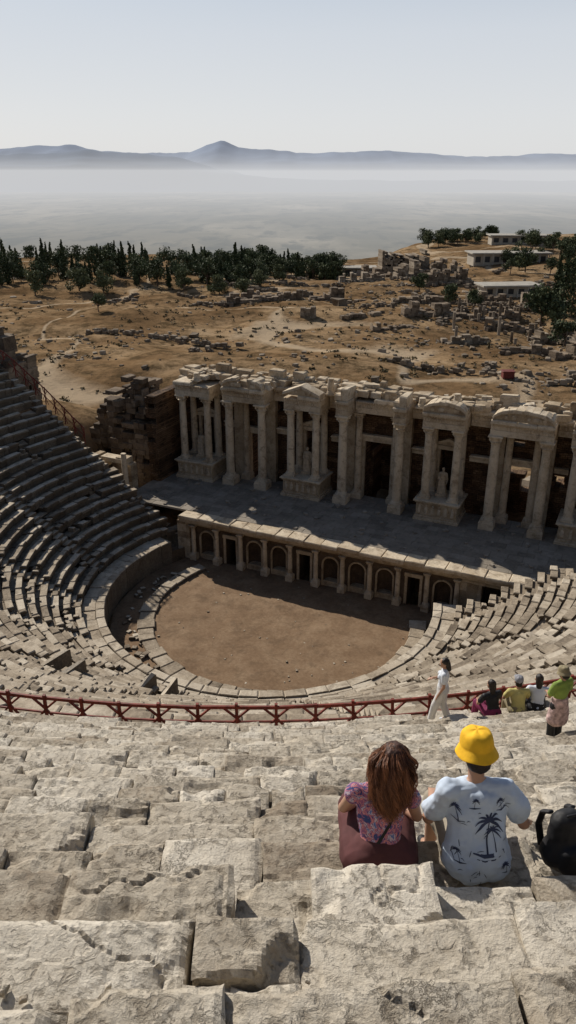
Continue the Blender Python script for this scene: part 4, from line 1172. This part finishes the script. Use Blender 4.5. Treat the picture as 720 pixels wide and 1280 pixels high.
figure("standing_woman",p,R(75),J,M_white,plain("white_trousers",(.55,.54,.52),.85,.08,6,.2),M_skin2,M_hair,.55,1.0,.011,.98,R(10),R(-10),female=True,hairlen=.14,shoe=M_white,botex=.022)
J=dict(STAND); J.update(elL=(-.24,.04,1.10),wrL=(-.12,.2,1.05),elR=(.24,.04,1.10),wrR=(.12,.2,1.0))
p=bodypos(3.9,7,.35)
e,rot,P,_=figure("standing_visitor",p,R(25),J,M_green,M_dark,M_skin2,M_hair,.7,1.0,.011,.78,R(0),R(-15),hairlen=.02,shoe=M_dark)
W=MB(); capsule(W,(0,0,.98),.13,(0,-.01,.58),.17,(1,0,0),1.3,1.35); fuse(W,"waist_wrap",M_patt,e,.012,4,.03,9)
hat(e,P,rot,M_khaki,BH)
# --- marble statues in the niches of the facade
M_stat=plain("statue_marble",(.46,.38,.28),.8,.3,5,.5)
def statue(s_,headless=False,t_=12.5):
    e=empty("marble_statue",loc(s_,t_,ZS+1.75),S_ANG+math.pi); e.scale=(1.15,)*3
    mb=MB()
    capsule(mb,(0,0,.1),.26,(0,0,.9),.17,(1,0,0),1.15); capsule(mb,(0,0,.9),.17,(0,0,1.32),.18,(1,0,0),1.2,1.35)
    capsule(mb,(-.2,0,1.38),.075,(.2,0,1.38),.075); capsule(mb,(.22,0,1.36),.07,(.27,.08,1.02),.055); capsule(mb,(.27,.08,1.02),.055,(.08,.2,.98),.045)
    capsule(mb,(-.22,0,1.36),.07,(-.3,.02,1.0),.055); capsule(mb,(-.3,.02,1.0),.055,(-.28,.12,.75),.04)
    for i in range(6): a=-.25+.1*i; capsule(mb,(a,.15,.05),.05,(a*.6+.05,.16,.95),.03,n=8)
    if not headless: capsule(mb,(0,0,1.4),.06,(0,.01,1.55),.055); ell(mb,(0,.02,1.66),(.095,.115,.13)); 
    fuse(mb,"robed_figure",M_stat,e,.02,3,.02,8)
    b_=MB(); box(b_,-.35,.35,-.3,.3,-.13,.06,.03,0,.8); b_.obj("plinth",M_marble,e)
for s_,hl in ((c0-5.4,False),(c0+5.4,False),(c0+15.6,True),(c0-15,True)): statue(s_,hl)
# --- backpack beside the man
bx,by,bz=bodypos(1.60,16,.28)
bk=empty("backpack",(bx,by,bz),R(15)); mb=MB()
capsule(mb,(0,0,.10),.105,(0,.03,.28),.085,(1,0,0),1.45,1.3); capsule(mb,(0,-.09,.09),.06,(0,-.085,.17),.055,(1,0,0),1.7,1.6)
ell(mb,(0,.02,.12),(.15,.10,.12))
fuse(mb,"bag_body",M_dark,bk,.008,5,.03,8)
mb=MB()
for s in (-1,1):
    q=[(s*.07,.10,.32),(s*.08,.15,.28),(s*.09,.16,.18),(s*.08,.12,.06)]
    for a_,b_ in zip(q[:-1],q[1:]): capsule(mb,a_,.012,b_,.012,(1,0,0),2)
capsule(mb,(-.03,0,.37),.008,(.03,0,.37),.008)
fuse(mb,"straps",M_dark,bk,.005,2)
# ------------------------------------------------------------------ light, sky, camera
w=bpy.data.worlds.new("World"); scene.world=w; w.use_nodes=True; nt=w.node_tree
sky=nt.nodes.new("ShaderNodeTexSky"); sky.sky_type='NISHITA'; sky.sun_disc=False
sky.sun_elevation=R(SUN_E); sky.sun_rotation=R(-SUN_A); sky.air_density=1.0; sky.dust_density=1.0; sky.ozone_density=1.0; sky.altitude=300
STR=.075
tc=N(nt,"ShaderNodeTexCoord"); sp=N(nt,"ShaderNodeSeparateXYZ"); nt.links.new(tc.outputs["Generated"],sp.inputs[0])
hz_=ramp(nt,mp(nt,sp.outputs["Z"],0,.2),[(0,(.77,.77,.765)),(.3,(.735,.75,.77)),(1,(.60,.655,.735))])
vs_=N(nt,"ShaderNodeVectorMath",operation='SCALE'); nt.links.new(hz_.outputs[0],vs_.inputs[0]); vs_.inputs["Scale"].default_value=1/STR
mx_=mixc(nt,mp(nt,sp.outputs["Z"],.14,.46,.92,.0),sky.outputs[0],vs_.outputs[0])
nt.links.new(mx_,nt.nodes["Background"].inputs[0]); nt.nodes["Background"].inputs[1].default_value=STR
sl=bpy.data.lights.new("sun",'SUN'); sl.energy=5.0; sl.angle=R(.5); sl.color=(1,.94,.85)
so=link(bpy.data.objects.new("sun",sl)); d=Vector((-math.sin(R(SUN_A))*math.cos(R(SUN_E)),math.cos(R(SUN_A))*math.cos(R(SUN_E)),math.sin(R(SUN_E))))
so.rotation_euler=d.to_track_quat('Z','Y').to_euler(); so.location=(-30,60,80)
cam=bpy.data.cameras.new("camera"); co=link(bpy.data.objects.new("camera",cam)); scene.camera=co
co.location=(0,0,27); co.rotation_euler=(R(90-23.7),0,0)
cam.sensor_fit='VERTICAL'; cam.sensor_height=36; cam.lens=967/1280*36; cam.clip_start=.05; cam.clip_end=200000
scene.view_settings.view_transform='Standard'; scene.view_settings.look='None'; scene.view_settings.exposure=0
